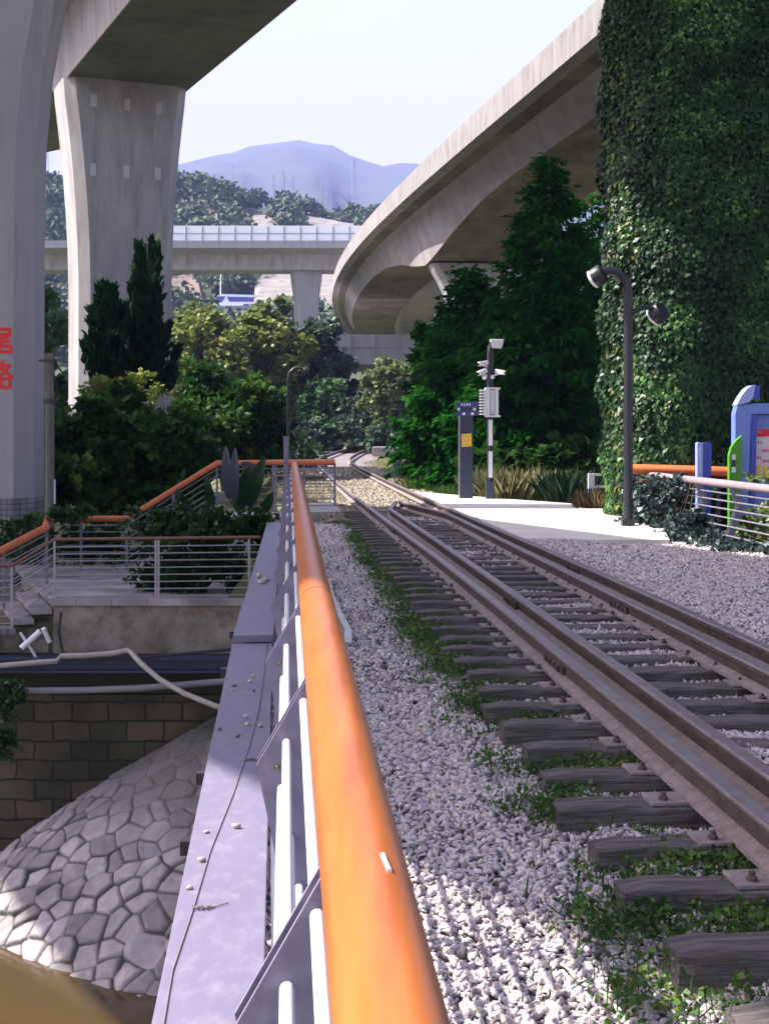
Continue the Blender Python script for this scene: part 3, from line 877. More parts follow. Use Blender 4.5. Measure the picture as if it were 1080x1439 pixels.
# nearer pier at the left edge, with red characters
P1 = Vector((-9.55, 31.0, 0))
t = thing('bridge_pier', 'nearest pale pier at the left edge with red painted characters', 'pier', (P1.x, P1.y, -2.6))
zq = [-2.6, 2, 5, 6.5, 8, 9.5, 11, 12.5, 13.4]
hq = [2.0, 2.0, 2.01, 2.02, 2.06, 2.2, 2.47, 2.85, 3.1]
rings = []
for z, h in zip(zq, hq):
    a, b, ch = h + 0.02, 0.85, 0.32
    pts = [(-a + ch, -b), (a - ch, -b), (a, -b + ch * 1.3), (a, b - ch), (a - ch, b), (-a + ch, b), (-a, b - ch), (-a, -b + ch)]
    rings.append([Vector((P1.x + p[0], P1.y + p[1], z)) for p in pts])
MB().loft(rings).build('shaft', 'concrete_pale', t)
yf = P1.y - 0.85
rings = []
for z in (-2.55, 0.28):
    a, b, ch = 2.023, 0.853, 0.32
    pts = [(-a + ch, -b), (a - ch, -b), (a, -b + ch * 1.3), (a, b - ch), (a - ch, b), (-a + ch, b), (-a, b - ch), (-a, -b + ch)]
    rings.append([Vector((P1.x + p[0], P1.y + p[1], z)) for p in pts])
MB().loft(rings).build('tile_band', 'tile_grid', t)
STROKES = {
    '尾': [[(.12, .92), (.9, .92), (.9, .68)], [(.12, .72), (.9, .72)], [(.15, .92), (.13, .5), (.02, .02)], [(.78, .6), (.3, .54)], [(.24, .41), (.88, .44)], [(.2, .25), (.95, .28)], [(.5, .56), (.5, .14), (.6, .05), (.97, .05), (.97, .18)]],
    '路': [[(.06, .92), (.4, .92), (.4, .66), (.06, .66), (.06, .92)], [(.22, .66), (.22, .12)], [(.22, .42), (.42, .42)], [(.08, .46), (.08, .1)], [(.0, .06), (.46, .16)],
           [(.64, 1.0), (.5, .72)], [(.58, .86), (.9, .86), (.72, .6), (.46, .44)], [(.6, .76), (1.0, .42)], [(.58, .36), (.92, .36), (.92, .03), (.58, .03), (.58, .36)]]}
for ch_, py in (('尾', 478), ('路', 527)):
    c = P(-1, py, yf)
    mb = MB(); lay = 0
    for line in STROKES[ch_]:
        for (x0, y0), (x1, y1) in zip(line[:-1], line[1:]):
            a_ = Vector((c.x + (x0 - .5) * .55, 0, c.z + (y0 - .5) * .55)); b2 = Vector((c.x + (x1 - .5) * .55, 0, c.z + (y1 - .5) * .55))
            dv = (b2 - a_); L_ = dv.length; dv.normalize()
            mid = (a_ + b2) / 2; lay += 1
            mb.box((mid.x, yf - 0.003 - 0.0004 * lay, mid.z), (L_ + 0.06, 0.006, 0.07), dv, (0, 1, 0))
    mb.build('lettering', 'red_paint', t)

# deck inferred over that pier, unseen above left, edges shaped to shade the track
t = thing('concrete_viaduct', 'second wide concrete deck unseen overhead at the far left, shaped to shade the track', 'bridge', (-12, 20, 13.4))
rt = [(7.0, -12), (-0.4, 5.6), (-4.6, 14.1), (-9.6, 24.8), (-14, 34.6), (-22, 52), (-41, 94)]
lf = [(-4.0, -12), (-11.1, 5.6), (-14.4, 10.8), (-21.0, 20.8), (-27.0, 32.6), (-35, 52), (-56, 97)]
mb = MB(); rings = []
for (rx, ry), (lx, ly) in zip(rt, lf):
    r_, l_ = Vector((rx, ry, 0)), Vector((lx, ly, 0))
    u_ = l_ - r_
    rings.append([r_ + u_ * a + Vector((0, 0, z)) for a, z in ((0, 14.6), (0.2, 14.3), (0.25, 13.4), (0.75, 13.4), (0.8, 14.3), (1, 14.6), (1, 15.0), (0, 15.0))])
mb.loft(rings).build('box_girder', 'concrete', t)

# right ramp sweeping away in a long curve
cd = np.array([0, 10, 20, 30, 39, 47, 57, 70, 84.6, 107, 129, 150, 167])
cx_ = np.array([12.2, 10.7, 9.2, 7.6, 6.0, 4.7, 2.9, 0.7, -1.4, -3.6, -4.75, -4.7, -4.2])
pf0 = np.polynomial.Polynomial.fit(cd, cx_, 6)
def pf(d):
    return pf0(d) + 0.016 * max(0.0, 33.0 - d) ** 2
dd = np.arange(2, 178, 1.6)
hb_d = [0, 45, 55, 60, 66, 70, 72.5, 76, 80, 86, 93, 180]
hb_v = [9.9, 9.88, 9.8, 9.6, 9.0, 8.45, 8.25, 8.6, 9.15, 9.65, 9.9, 9.9]
t = thing('curved_ramp', 'long curving concrete ramp with brown boarded underside sweeping behind the trees', 'bridge', (0.7, 70, 12.5))
path = [Vector((float(pf(d)), d, 0)) for d in dd]
def part_of(sel, gap=None):
    return [p for p in path if sel(p.y)], [d for d in dd if sel(d)]
for seg in ((lambda d: d < 37.5), (lambda d: d >= 37.5)):
    pa, da = part_of(seg)
    prof = []
    for d in da:
        zb = 1.8 + float(np.interp(d, hb_d, hb_v))
        prof.append([(0.02, 12.8), (0.02, 13.0), (9.58, 13.0), (9.58, 12.8), (6.5, 12.62), (6.35, 12.45), (5.85, zb), (1.75, zb), (1.25, 12.5), (1.1, 12.68)])
    MB().sweep(prof, pa).build('box_girder', 'concrete_web', t)
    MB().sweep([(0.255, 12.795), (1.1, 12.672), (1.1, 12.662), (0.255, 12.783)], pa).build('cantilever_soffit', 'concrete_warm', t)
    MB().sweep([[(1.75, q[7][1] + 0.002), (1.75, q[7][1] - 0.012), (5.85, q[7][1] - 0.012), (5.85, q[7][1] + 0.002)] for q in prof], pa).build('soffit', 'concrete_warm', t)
    for a, b in ((0.0, 0.24), (9.6, 9.36)):
        MB().sweep([(a, 12.74), (a, 13.72), (b, 13.72), (b, 13.003), (a + (0.015 if a < 1 else -0.015), 13.003), (a + (0.015 if a < 1 else -0.015), 12.74)], pa).build('parapet', 'parapet_weathered', t)
p_ = Vector((float(pf(72.5)) + 3.9, 72.5, 0))
tq = Vector((float(pf(78) - pf(74)), 4, 0)).normalized(); rq = Vector((tq.y, -tq.x, 0))
t = thing('bridge_pier', 'pale flared pier under the curving ramp, half hidden by trees', 'pier', (p_.x, p_.y, -0.3))
zz = [-0.3, 4, 7, 8.0, 8.6, 9.2, 9.7, 10.05]
MB().loft(pier_rings(p_, rq, tq, zz, [0.95, 0.95, 0.97, 1.05, 1.22, 1.52, 1.82, 1.98], 0.8)).build('shaft', 'concrete_pale', t)

# middle viaduct across the valley with white noise barrier
t = thing('highway_viaduct', 'straight concrete highway viaduct with white noise barrier crossing in front of the hill', 'bridge', (-12, 150, 18.6))
xa, xb = -62.0, 14.0
z0, z1, z2, z3 = ZC + 225 * .075, ZC + 248 * .075, ZC + 255 * .075, ZC + 262 * .075
MB().prism([(0, z2 - 0.25), (0, z2 + .1), (10, z2 + .1), (10, z2 - .25), (7.4, z1 - 0.1), (7.2, z0), (2.8, z0), (2.6, z1 - 0.1)], (xa, 150, 0), (0, 1, 0), (0, 0, 1), (xb - xa, 0, 0)).build('box_girder', 'concrete', t)
MB().prism([(-0.02, z2 - 0.25), (-0.02, z3), (0.25, z3), (0.25, z2 + 0.103), (0, z2 + .103), (0, z2 - .25)], (xa, 150, 0), (0, 1, 0), (0, 0, 1), (xb - xa, 0, 0)).build('parapet', 'concrete_pale', t)
zt = ZC + 283 * .075
MB().box(((-24.2 + xb) / 2, 150.12, (z3 + zt) / 2), (xb + 24.2, 0.08, zt - z3)).build('noise_barrier', 'barrier_white', t)
MB().box(((-24.2 + xb) / 2, 150.04, z3 + 0.75), (xb + 24.2, 0.06, 0.08)).build('barrier_rail', 'pylon_steel', t)
for i in range(17):
    MB().box((-22.6 + i * 1.72, 150.0, z3 + 0.55), (0.12, 0.14, 1.9)).build('barrier_post', 'pylon_steel', t)
pp = P(428, 375, 151.5)
t = thing('bridge_pier', 'small pale pier under the highway viaduct in front of the rock slope', 'pier', (pp.x, 153, 0))
zz = [0, 10, 13, 15, 16.5, 17.6, z0]
MB().loft(pier_rings((pp.x, 154.6, 0), Vector((0.94, 0.34, 0)), Vector((-0.34, 0.94, 0)), zz, [1.05, 1.05, 1.1, 1.18, 1.32, 1.5, 1.58], 0.9, 0.1)).build('shaft', 'concrete_pale', t)

# lower viaduct behind the ramp's foot
t = thing('low_viaduct', 'low concrete bridge with lilac panel parapet between the trees under the ramp', 'bridge', (-1, 110, 6.2))
xa, xb = -13.0, 8.0
zb_, zd, zm, zt = ZC + 82 * .055, ZC + 97 * .055, ZC + 113 * .055, ZC + 130 * .055
MB().prism([(0, zd - 0.5), (0, zd), (9, zd), (9, zd - .5), (7, zb_), (1.6, zb_), (0.2, zb_ + .25)], (xa, 110, 0), (0, 1, 0), (0, 0, 1), (xb - xa, 0, 0)).build('box_girder', 'concrete', t)
MB().box(((xa + xb) / 2, 110.05, (zd + zt) / 2), (xb - xa, 0.1, zt - zd)).build('panel_parapet', 'concrete_pale', t)
MB().box(((xa + xb) / 2, 109.96, zm), (xb - xa, 0.06, 0.07)).build('barrier_rail', 'pylon_steel', t)
for i in range(11):
    MB().box((xa + 1 + i * 1.87, 109.95, (zd + zt) / 2 - 0.15), (0.1, 0.1, zt - zd + 0.3)).build('barrier_post', 'pylon_steel', t)
c = P(515, 540, 112)
t = thing('bridge_pier', 'slim pale pier under the low bridge among the leaves', 'pier', (c.x, 112.5, 0))
MB().loft(pier_rings((c.x, 112.8, 0), (1, 0, 0), (0, 1, 0), [-0.3, 5.5, zb_], [0.38, 0.38, 0.42], 0.5, 0.06)).build('shaft', 'concrete_pale', t)

# bridge that carries the track
t = thing('railway_bridge', 'old railway bridge deck with wide lilac steel girder along its left edge', 'bridge', tuple(T(2, 10, -1)))
db = MB()
db.prism([(q.x, q.y) for q in (T(-0.0, -5), T(7.9, -5), T(7.9, 19), T(5.3, 25.3), T(0.12, 25.3))], (0, 0, -0.9), (1, 0, 0), (0, 1, 0), (0, 0, 0.86))
db.build('deck_slab', 'purple_steel_dark', t)
def girder(v0, v1, l0, r0, l1, r1, ztop, h=0.06):
    mb = MB()
    mb.prism([(q.x, q.y) for q in (T(l0, v0), T(r0, v0), T(r1, v1), T(l1, v1))], (0, 0, ztop - h), (1, 0, 0), (0, 1, 0), (0, 0, h))
    return mb
girder(-1.5, 11.55, -0.372, -0.045, -0.365, -0.04, 0.05).build('girder_plate', 'purple_steel', t, bevel=0.004)
girder(11.57, 13.6, -0.36, -0.035, -0.335, -0.015, 0.115).build('girder_plate', 'purple_steel', t, bevel=0.004)
girder(13.62, 25.6, -0.335, -0.02, -0.19, 0.06, 0.09).build('girder_plate', 'purple_steel', t, bevel=0.004)
girder(-1.5, 11.55, -0.30, -0.10, -0.30, -0.10, -0.011, 0.9).build('girder_web', 'purple_steel_dark', t)
girder(11.57, 25.5, -0.28, -0.08, -0.14, 0.02, 0.028, 0.9).build('girder_web', 'purple_steel_dark', t)
for v in (3.6, 6.15, 7.35, 10.5, 12.4):
    MB().box(T(-0.385, v, 0.0), (0.06, 0.06, 0.06), TR, TF).build('bracket', 'black_paint', t)
gb = MB(); gb.box(T(0.02, 2.9, -0.45), (0.02, 9, 0.8), TR, TF); gb.build('edge_plate', 'purple_steel_dark', t)

# abutment, ledge and masonry wall on the left bank
t = thing('masonry_wall', 'mossy brown block retaining wall rising from the river on the left', 'wall', (-8, 24.3, -7.5))
MB().box((-14, 24.31, -5.2), (32, 0.7, 4.98)).build('wall_face', 'block_wall', t)
MB().box((-14, 24.28, -2.36), (32, 0.62, 0.66)).build('shade_gap_slab', 'moss_and_shade_dark', t)  # near-black slab painting the shadow gap below the navy beam
MB().box((-18, 24.4, -1.82), (24.6, 0.5, 0.42)).build('wall_cap', 'concrete_stained', t)
t = thing('bridge_abutment', 'dark concrete abutment under the railway bridge', 'wall', (3, 24.6, -7.5))
MB().box((5, 24.7, -4.2), (6, 1.0, 6.6)).build('wall_face', 'concrete_stained', t)
b_ = MB()
for z in (-2.03, -2.24):
    b_.box((-7.6, 23.62, z), (10.6, 0.28, 0.035))
b_.box((-7.6, 23.62, -2.135), (10.6, 0.03, 0.174))
tag(b_.build('steel_beam', 'beam_navy'), 'dark navy steel beam along the ledge above the masonry wall', 'beam')
tag(MB().tube([P(36, 971, 23.3), P(120, 970, 23.3), P(200, 967, 23.3), P(322, 957, 23.3)], 0.055, 10).build('pipe', 'grey_lilac', smooth=True), 'straight lilac grey pipe running below the navy beam', 'pipe')
hz = [P(-30, 938, 23.3), P(40, 932, 23.25), P(80, 929, 23.25), P(86, 922, 23.3), P(120, 921, 23.3), P(160, 918, 23.3), P(178, 914, 23.3), P(184, 916, 23.25), P(198, 932, 23.0), P(225, 955, 22.7), P(260, 975, 22.5), P(300, 991, 22.3), P(335, 1003, 22.2)]
tag(MB().tube(hz, 0.045, 10).build('hose', 'pipe_pale', smooth=True), 'pale plastic hose lying on the ledge and dropping down across the gap', 'hose')
tag(MB().tube([P(86, 860, 23.85), P(83, 890, 23.85), P(88, 915, 23.8), P(110, 926, 23.4), P(200, 924, 23.3), P(330, 912, 23.3)], 0.025, 8).build('cable', 'black_paint', smooth=True), 'thin black cable hanging down the landing corner and along the ledge', 'cable')
for (a, b, r_, lb) in (((30, 911), (57, 887), 0.05, 'short white pipe stub lying crossed over a thin white stick'), ((29, 889), (52, 925), 0.022, 'thin white stick crossed under the white pipe stub'), ((61, 883), (70, 902), 0.04, 'small white pipe stub leaning by the landing corner')):
    tag(MB().tube([P(*a, 23.5), P(*b, 23.6)], r_, 8).build('pipe_stub', 'white_paint', smooth=True), lb, 'pipe')

# ================================================================== LANDING, STAIRS AND THEIR RAILINGS
LZ = -1.1
t = thing('stair_landing', 'paved landing with stained concrete front wall below the track on the left', 'landing', (-4, 26, -2.05))
fl_ = [(-5.60, 24.0), (-2.0, 24.0), (-2.0, 29.9), (-7.75, 29.9)]
MB().prism([(-5.58, 24.05), (-2.05, 24.05), (-2.05, 29.8), (-7.6, 29.8)], (0, 0, -2.35), (1, 0, 0), (0, 1, 0), (0, 0, 1.13)).build('front_wall', 'concrete_stained', t)
MB().prism(fl_, (0, 0, LZ - 0.12), (1, 0, 0), (0, 1, 0), (0, 0, 0.12)).build('paving', 'paving', t, bevel=0.01)
ee = Vector((-2.15, 5.9, 0)).normalized(); en_ = Vector((-ee.y, ee.x, 0))
t = thing('steps', 'narrow grey steps going down left from the paved landing', 'stairs', (-7, 25, -3))
for k in range(7):
    MB().box(Vector((-5.60, 24.0, LZ - 0.16 * (k + 1) - 0.05)) + ee * 1.35 + en_ * (0.16 + 0.3 * k), (2.6, 0.34, 0.1), ee, en_).build('step', 'paving', t, bevel=0.008)
MB().prism([(0, 0), (2.2, -1.2), (2.2, -1.5), (0, -0.5)], Vector((-5.60, 24.0, LZ - 0.28)) + ee * 2.4, en_, (0, 0, 1), ee * 0.12).build('stringer', 'purple_steel_dark', t)
t = thing('steps', 'stone steps climbing right from the landing towards the track', 'stairs', (-4.4, 29.5, LZ))
for k in range(7):
    MB().box((-5.0 + 0.3 * k + 0.9, 29.3 + 0.02 * k, LZ + 0.157 * k + 0.078), (1.8, 1.6, 0.15)).build('step', 'granite', t, bevel=0.008)

def rail_run(root, pts, hr, hm, rodm, nrod=7, drop=0.95, post_at=None, post_r=0.02, rod_r=0.011, postm='purple_steel'):
    pts = [Vector(p) for p in pts]
    MB().tube(pts, hr, 12).build('handrail', hm, root, True)
    for k in range(nrod):
        q = 0.13 + (drop - 0.16) * k / (nrod - 1)
        MB().tube([p - Vector((0, 0, q)) for p in pts], rod_r, 6).build('rod', rodm, root, True)
    for p in (post_at or pts):
        p = Vector(p)
        MB().box(p - Vector((0, 0, (drop + 0.08) / 2 + 0.01)), (post_r * 2.4, post_r * 1.6, drop + 0.08 - 0.02)).build('post', postm, root)

t = thing('stair_railing', 'orange capped railing climbing the stairs from the landing up to the track', 'railing', (-4, 29.5, -1))
A, B_, C_, D_ = Vector((-1.08, 31, 1.04)), P(305, 651, 31), P(178, 729, 28.9), P(62, 729, 28.9)
rail_run(t, [A, B_, C_, D_], 0.062, 'orange_rail', 'steel_rod', 7, 0.98, [A, A.lerp(B_, 0.5), B_, B_.lerp(C_, 0.5), C_, C_.lerp(D_, 0.55), D_])
t = thing('stair_railing', 'short orange railing sloping down at the left edge past the landing', 'railing', (-6.5, 25, -1.4))
E_, F_ = P(66, 741, 26.3), P(-60, 806, 23.9)
rail_run(t, [E_, F_], 0.07, 'orange_rail', 'steel_rod', 7, 0.98, [E_, E_.lerp(F_, 0.5), F_])
MB().tube([E_ + Vector((0, 0, -.02)), D_], 0.06, 10).build('handrail_return', 'orange_rail', t, True)
t = thing('landing_railing', 'thin railing with brown top and seven rods along the landing front', 'railing', (-4, 24, -1.1))
f0, f1, f2, f3 = P(-60, 795, 23.85), P(17, 795, 23.9), P(77, 758, 24.05), P(366, 755, 24.05)
rail_run(t, [f0, f1, f2, f3], 0.028, 'brown_rail', 'steel_rod', 8, 1.0, [f1, f2, P(219, 757, 24.05), P(223, 757, 24.05), P(350, 756, 24.05)], 0.014, 0.012, 'steel_rod')

# ================================================================== HANDRAIL BESIDE THE CAMERA
def hr_u(v):
    return 0.10 + 0.006 * max(0, min(v, 4.66)) if v < 4.66 else 0.128 + 0.0075 * (v - 4.66)
t = thing('bridge_railing', 'long orange wooden handrail on bent lilac plates running beside the gravel', 'railing', tuple(T(0.1, 10, 0)))
HZ_ = 1.222
for (a, b) in ((-0.8, 4.64), (4.655, 9.2), (9.215, 15.2), (15.215, 21.4)):
    n = 8
    MB().tube([T(hr_u(a + (b - a) * k / n), a + (b - a) * k / n, HZ_) for k in range(n + 1)], 0.0565, 28).build('handrail', 'orange_wood', t, True)
mk = MB(); mk.tube([T(hr_u(1.7) + 0.022, 1.68, HZ_ + 0.0525), T(hr_u(1.7) + 0.018, 1.74, HZ_ + 0.054)], 0.003, 6); mk.build('paint_mark', 'white_paint', t)
post_v = [0.43 + 1.505 * k for k in range(14)]
def post_poly(v):
    o = hr_u(v) - 0.105
    return [(u + o, z) for u, z in ((0.051, 1.185), (-0.066, 0.985), (-0.05, 0.91), (0.05, 0.42), (0.155, -0.12), (0.27, -0.12), (0.17, 0.42), (0.07, 0.9), (0.13, 1.17))]
for v in post_v:
    for dv in (0.0, 0.05):
        pl = MB()
        pl.prism(post_poly(v), T(0, v + dv, 0), TR, (0, 0, 1), TF * 0.009)
        po = pl.build('post', 'purple_steel', t)
    o = hr_u(v) - 0.105
    for (bu, bz) in ((-0.016, 0.981), (0.09, 0.5)):
        MB().lathe([(0.0, -0.014), (0.005, -0.013), (0.007, -0.008), (0.007, -0.002), (0.010, -0.0015), (0.010, 0.0)], T(bu + o, v - 0.0005, bz), 10, tuple(TF)).build('bolt', 'brass', t, True)
rods = [(0.047, 1.136), (0.006, 1.039), (-0.006, 0.93), (0.014, 0.81), (0.036, 0.69), (0.06, 0.57), (0.082, 0.45), (0.105, 0.33), (0.13, 0.21), (0.152, 0.09)]
vs_l = [-0.8, 0.43] + [4.66, 12, 21.4]
for (u0, z0_) in rods:
    MB().tube([T(u0 + hr_u(v) - 0.105, v, z0_) for v in vs_l], 0.0105, 10).build('rod', 'white_rod', t, True)
# dark bundle pipe between railing and girder
tag(MB().tube([T(0.035, 3.0, 0.32), T(0.02, 5, 0.34), T(0.03, 7.5, 0.32), T(0.06, 11, 0.3), T(0.12, 18, 0.28)], 0.045, 10).build('cable_duct', 'purple_steel_dark', smooth=True), 'dark round cable duct running behind the lilac railing plates', 'duct')

t = thing('end_railing', 'short orange topped railing closing the path at the bridge end', 'railing', (-1.5, 30.6, 0))
e0, e1 = P(384, 650, 30.6), P(470, 650, 30.6)
rail_run(t, [e0, e1], 0.06, 'orange_rail', 'steel_rod', 6, 0.95, [e0, e0.lerp(e1, 0.5), e1], 0.018)
tag(MB().box(P(402, 652, 27.0) + Vector((0, 0, -0.35)), (0.09, 0.09, 1.7)).box(P(402, 652, 27.0) + Vector((0, 0, 0.51)), (0.12, 0.12, 0.03)).build('post', 'purple_steel', bevel=0.01), 'slim lilac post beside the far end of the orange handrail', 'post')

# cord and loose stones lying on the girder
cp = [(-0.335, 3.95), (-0.33, 4.6), (-0.31, 5.2), (-0.27, 5.9), (-0.21, 6.8), (-0.16, 7.8), (-0.12, 8.8), (-0.10, 9.9), (-0.09, 11.2), (-0.085, 11.5)]
mb = MB().tube([T(u + 0.006 * math.sin(v * 5.1), v, 0.054) for u, v in cp], 0.0024, 6)
for u, v in ((-0.31, 5.2), (-0.17, 7.5)):
    mb.tube([T(u + 0.05 * k / 9 + 0.014 * math.cos(k * 2.1), v + 0.02 * math.sin(k * 2.1), 0.056 + 0.004 * (k % 2)) for k in range(14)], 0.003, 6)
    mb.tube([T(u + 0.05, v, 0.055), T(u + 0.09, v + 0.015, 0.055), T(u + 0.13, v + 0.05, 0.055)], 0.002, 6)
tag(mb.build('cord', 'cord', smooth=True), 'thin knotted cord lying along the lilac girder', 'cord')
ICO_V, ICO_F = None, None
def ico():
    global ICO_V, ICO_F
    if ICO_V is None:
        g = (1 + 5 ** 0.5) / 2
        v = np.array([(-1, g, 0), (1, g, 0), (-1, -g, 0), (1, -g, 0), (0, -1, g), (0, 1, g), (0, -1, -g), (0, 1, -g), (g, 0, -1), (g, 0, 1), (-g, 0, -1), (-g, 0, 1)], float)
        ICO_V = v / np.linalg.norm(v[0])
        ICO_F = np.array([(0, 11, 5), (0, 5, 1), (0, 1, 7), (0, 7, 10), (0, 10, 11), (1, 5, 9), (5, 11, 4), (11, 10, 2), (10, 7, 6), (7, 1, 8), (3, 9, 4), (3, 4, 2), (3, 2, 6), (3, 6, 8), (3, 8, 9), (4, 9, 5), (2, 4, 11), (6, 2, 10), (8, 6, 7), (9, 8, 1)])
    return ICO_V, ICO_F
peb = [((356, 951), 'pale stone on the girder, nearest the railing in the upper scatter', 0), ((352, 959), 'flat grey stone beside the cord in the upper scatter on the girder', 0), ((329, 965), 'dark dried leaf scrap on the girder left of the upper stones', 1),
       ((327, 971), 'pale chip just below the dark scrap on the girder', 0), ((357, 972), 'small dark stone on the girder touching the cord', 1), ((346, 1009), 'whitish stone in the middle of the lilac girder', 0), ((347, 1020), 'tiny pale stone below the whitish one on the girder', 0),
       ((366, 1022), 'grey stone at the right edge of the lilac girder', 0), ((309, 1026), 'black chip near the left edge of the lilac girder', 1), ((334, 1036), 'square dark stone on the girder above the knot', 1), ((291, 1171), 'white stone left of the cord on the sunlit girder', 0),
       ((332, 1164), 'tan pointed stone right of the cord on the sunlit girder', 0), ((283, 1211), 'round tan stone touching the cord on the sunlit girder', 0), ((266, 1250), 'yellowish stone, lowest one left of the cord on the girder', 0),
       ((364, 812), 'pale stone at the left of the small pile on the far girder', 0), ((373, 817), 'pale stone at the right of the small pile on the far girder', 0), ((369, 821), 'pale stone at the front of the small pile on the far girder', 0)]
for (pp_, lb, dk) in peb:
    v, f = ico()
    far = pp_[1] < 850
    c = G(*pp_, 0.09 if far else 0.05)
    s = (0.05 if far else random.uniform(0.014, 0.019)) * (1 if not dk else 0.9)
    a = rng.random() * 6.28
    q = v * (0.62 + 0.6 * rng.random((12, 1))) * np.array([1.2, 0.9, 0.65]) * s
    q = np.stack([q[:, 0] * math.cos(a) - q[:, 1] * math.sin(a), q[:, 0] * math.sin(a) + q[:, 1] * math.cos(a), q[:, 2]], 1)
    q += np.array([c.x, c.y, c.z - q[:, 2].min()])
    tag(link_mesh('pebble', q, f, 'pebble_dark' if dk else 'pebble'), lb, 'stone', 'loose stones on the lilac girder')
fl = [G(459, 814, 0.03), G(466, 840, 0.035), G(478, 866, 0.03), G(489, 886, 0.035), G(489, 905, 0.03)]
tag(MB().sweep([(-0.03, 0), (0.03, 0.008), (0.03, 0.02), (-0.03, 0.012)], fl).build('plastic_strip', 'pipe_white'), 'crumpled pale plastic strip lying on the gravel beside the handrail', 'strip')

# ================================================================== TRACK
RAILP = [(-0.065, 0), (0.065, 0), (0.065, 0.012), (0.012, 0.03), (0.012, 0.095), (0.035, 0.105), (0.035, 0.132), (0.028, 0.14), (-0.028, 0.14), (-0.035, 0.132), (-0.035, 0.105), (-0.012, 0.095), (-0.012, 0.03), (-0.065, 0.012)]
FOOT = [(-0.082, -0.012), (0.082, -0.012), (0.082, 0.010), (0.016, 0.030), (-0.016, 0.030), (-0.082, 0.010)]
WEB = [(-0.0135, 0.0285), (0.0135, 0.0285), (0.0135, 0.088), (0.041, 0.10), (0.041, 0.124), (-0.041, 0.124), (-0.041, 0.10), (-0.0135, 0.088)]
HEAD = [(-0.0415, 0.1242), (0.0415, 0.1242), (0.0415, 0.134), (0.034, 0.142), (-0.034, 0.142), (-0.0415, 0.134)]
BASEZ = 0.128
def rail(name, label, pts, cat='rail', plates=()):
    root = thing(name, label, cat, tuple(pts[len(pts) // 2]))
    MB().sweep(WEB, pts).build('rail_body', 'rail_steel', root)
    MB().sweep(HEAD, pts).build('rail_head', 'rail_head', root)
    MB().sweep(FOOT, pts).build('rail_foot', 'rail_foot', root)
    for (u, v, s) in plates:
        fp = MB()
        for k in (-1, 1):
            fp.box(T(u + k * 0.028, v, BASEZ + 0.062), (0.022, 0.62, 0.06), TR, TF)
            for q in (-0.22, -0.08, 0.08, 0.22):
                fp.box(T(u + k * 0.048, v + q, BASEZ + 0.062), (0.02, 0.035, 0.035), TR, TF)
        fp.build('fishplate', 'rail_steel', root)
    return root
vl = list(np.arange(1.5, 30, 1.5)) + list(np.arange(30, 105, 2.0))
rail('rail', 'left running rail with rust brown sides and worn grey top', [T(rail_u(v), v, BASEZ) for v in vl], 'rail', [(rail_u(9.6), 9.6, 0), (rail_u(22), 22, 0)])
rail('rail', 'right running rail, outermost on the side of the pale pavement', [T(rail_u(v) + 1.49, v, BASEZ) for v in vl], 'rail', [(rail_u(16) + 1.49, 16, 0), (rail_u(28) + 1.49, 28.2, 0)])
rail('guard_rail', 'inner guard rail just right of the left running rail, bent in at its far nose', [T(2.175, v, BASEZ) for v in np.arange(1.5, 15, 1.5)] + [T(2.16, 18, BASEZ), T(2.13, 22, BASEZ), T(2.105, 26.4, BASEZ), T(2.13, 26.8, BASEZ), T(2.43, 29.3, BASEZ)], 'rail', [(2.17, 13.0, 0)])
rail('guard_rail', 'inner guard rail just left of the right running rail, angled across to the nose', [T(3.08, v, BASEZ) for v in np.arange(1.5, 15, 1.5)] + [T(3.06, 18, BASEZ), T(3.04, 22, BASEZ), T(3.02, 24.9, BASEZ), T(2.98, 25.5, BASEZ), T(2.52, 29.2, BASEZ)], 'rail', [(3.08, 12.6, 0)])

ORD = ['nearest', 'second', 'third', 'fourth', 'fifth', 'sixth', 'seventh', 'eighth', 'ninth', 'tenth', 'eleventh', 'twelfth', 'thirteenth', 'fourteenth', 'fifteenth', 'sixteenth', 'seventeenth', 'eighteenth', 'nineteenth', 'twentieth',
       'twenty-first', 'twenty-second', 'twenty-third', 'twenty-fourth', 'twenty-fifth', 'twenty-sixth', 'twenty-seventh', 'twenty-eighth', 'twenty-ninth', 'thirtieth', 'thirty-first', 'thirty-second', 'thirty-third', 'thirty-fourth', 'thirty-fifth', 'thirty-sixth', 'thirty-seventh', 'thirty-eighth', 'thirty-ninth', 'fortieth', 'forty-first', 'forty-second', 'forty-third', 'forty-fourth', 'forty-fifth']
def sleeper_mesh(seed):
    r = np.random.default_rng(seed)
    L, W_, H_ = 2.78, 0.22, 0.2
    nxx = 26
    rings = []
    for k in range(nxx + 1):
        x = -L / 2 + L * k / nxx
        j = r.normal(size=(10, 2)) * 0.004
        cut = r.normal() * 0.003
        e = 0.012 if k in (0, nxx) else 0
        pr = [(-W_ / 2 + e, -H_), (-W_ / 2 + e, -0.07), (-W_ / 2 + 0.004 + e, -0.012 + cut), (-W_ / 2 + 0.02, 0 - e), (-W_ / 6, 0.002 - e), (W_ / 6, 0.0 - e), (W_ / 2 - 0.02, -0.001 - e), (W_ / 2 - 0.004 - e, -0.014), (W_ / 2 - e, -0.07), (W_ / 2 - e, -H_)]
        rings.append([Vector((x, p[0] + j[i][0], p[1] + j[i][1])) for i, p in enumerate(pr)])
    return MB().loft(rings)
protos = []
SLZ = 0.115
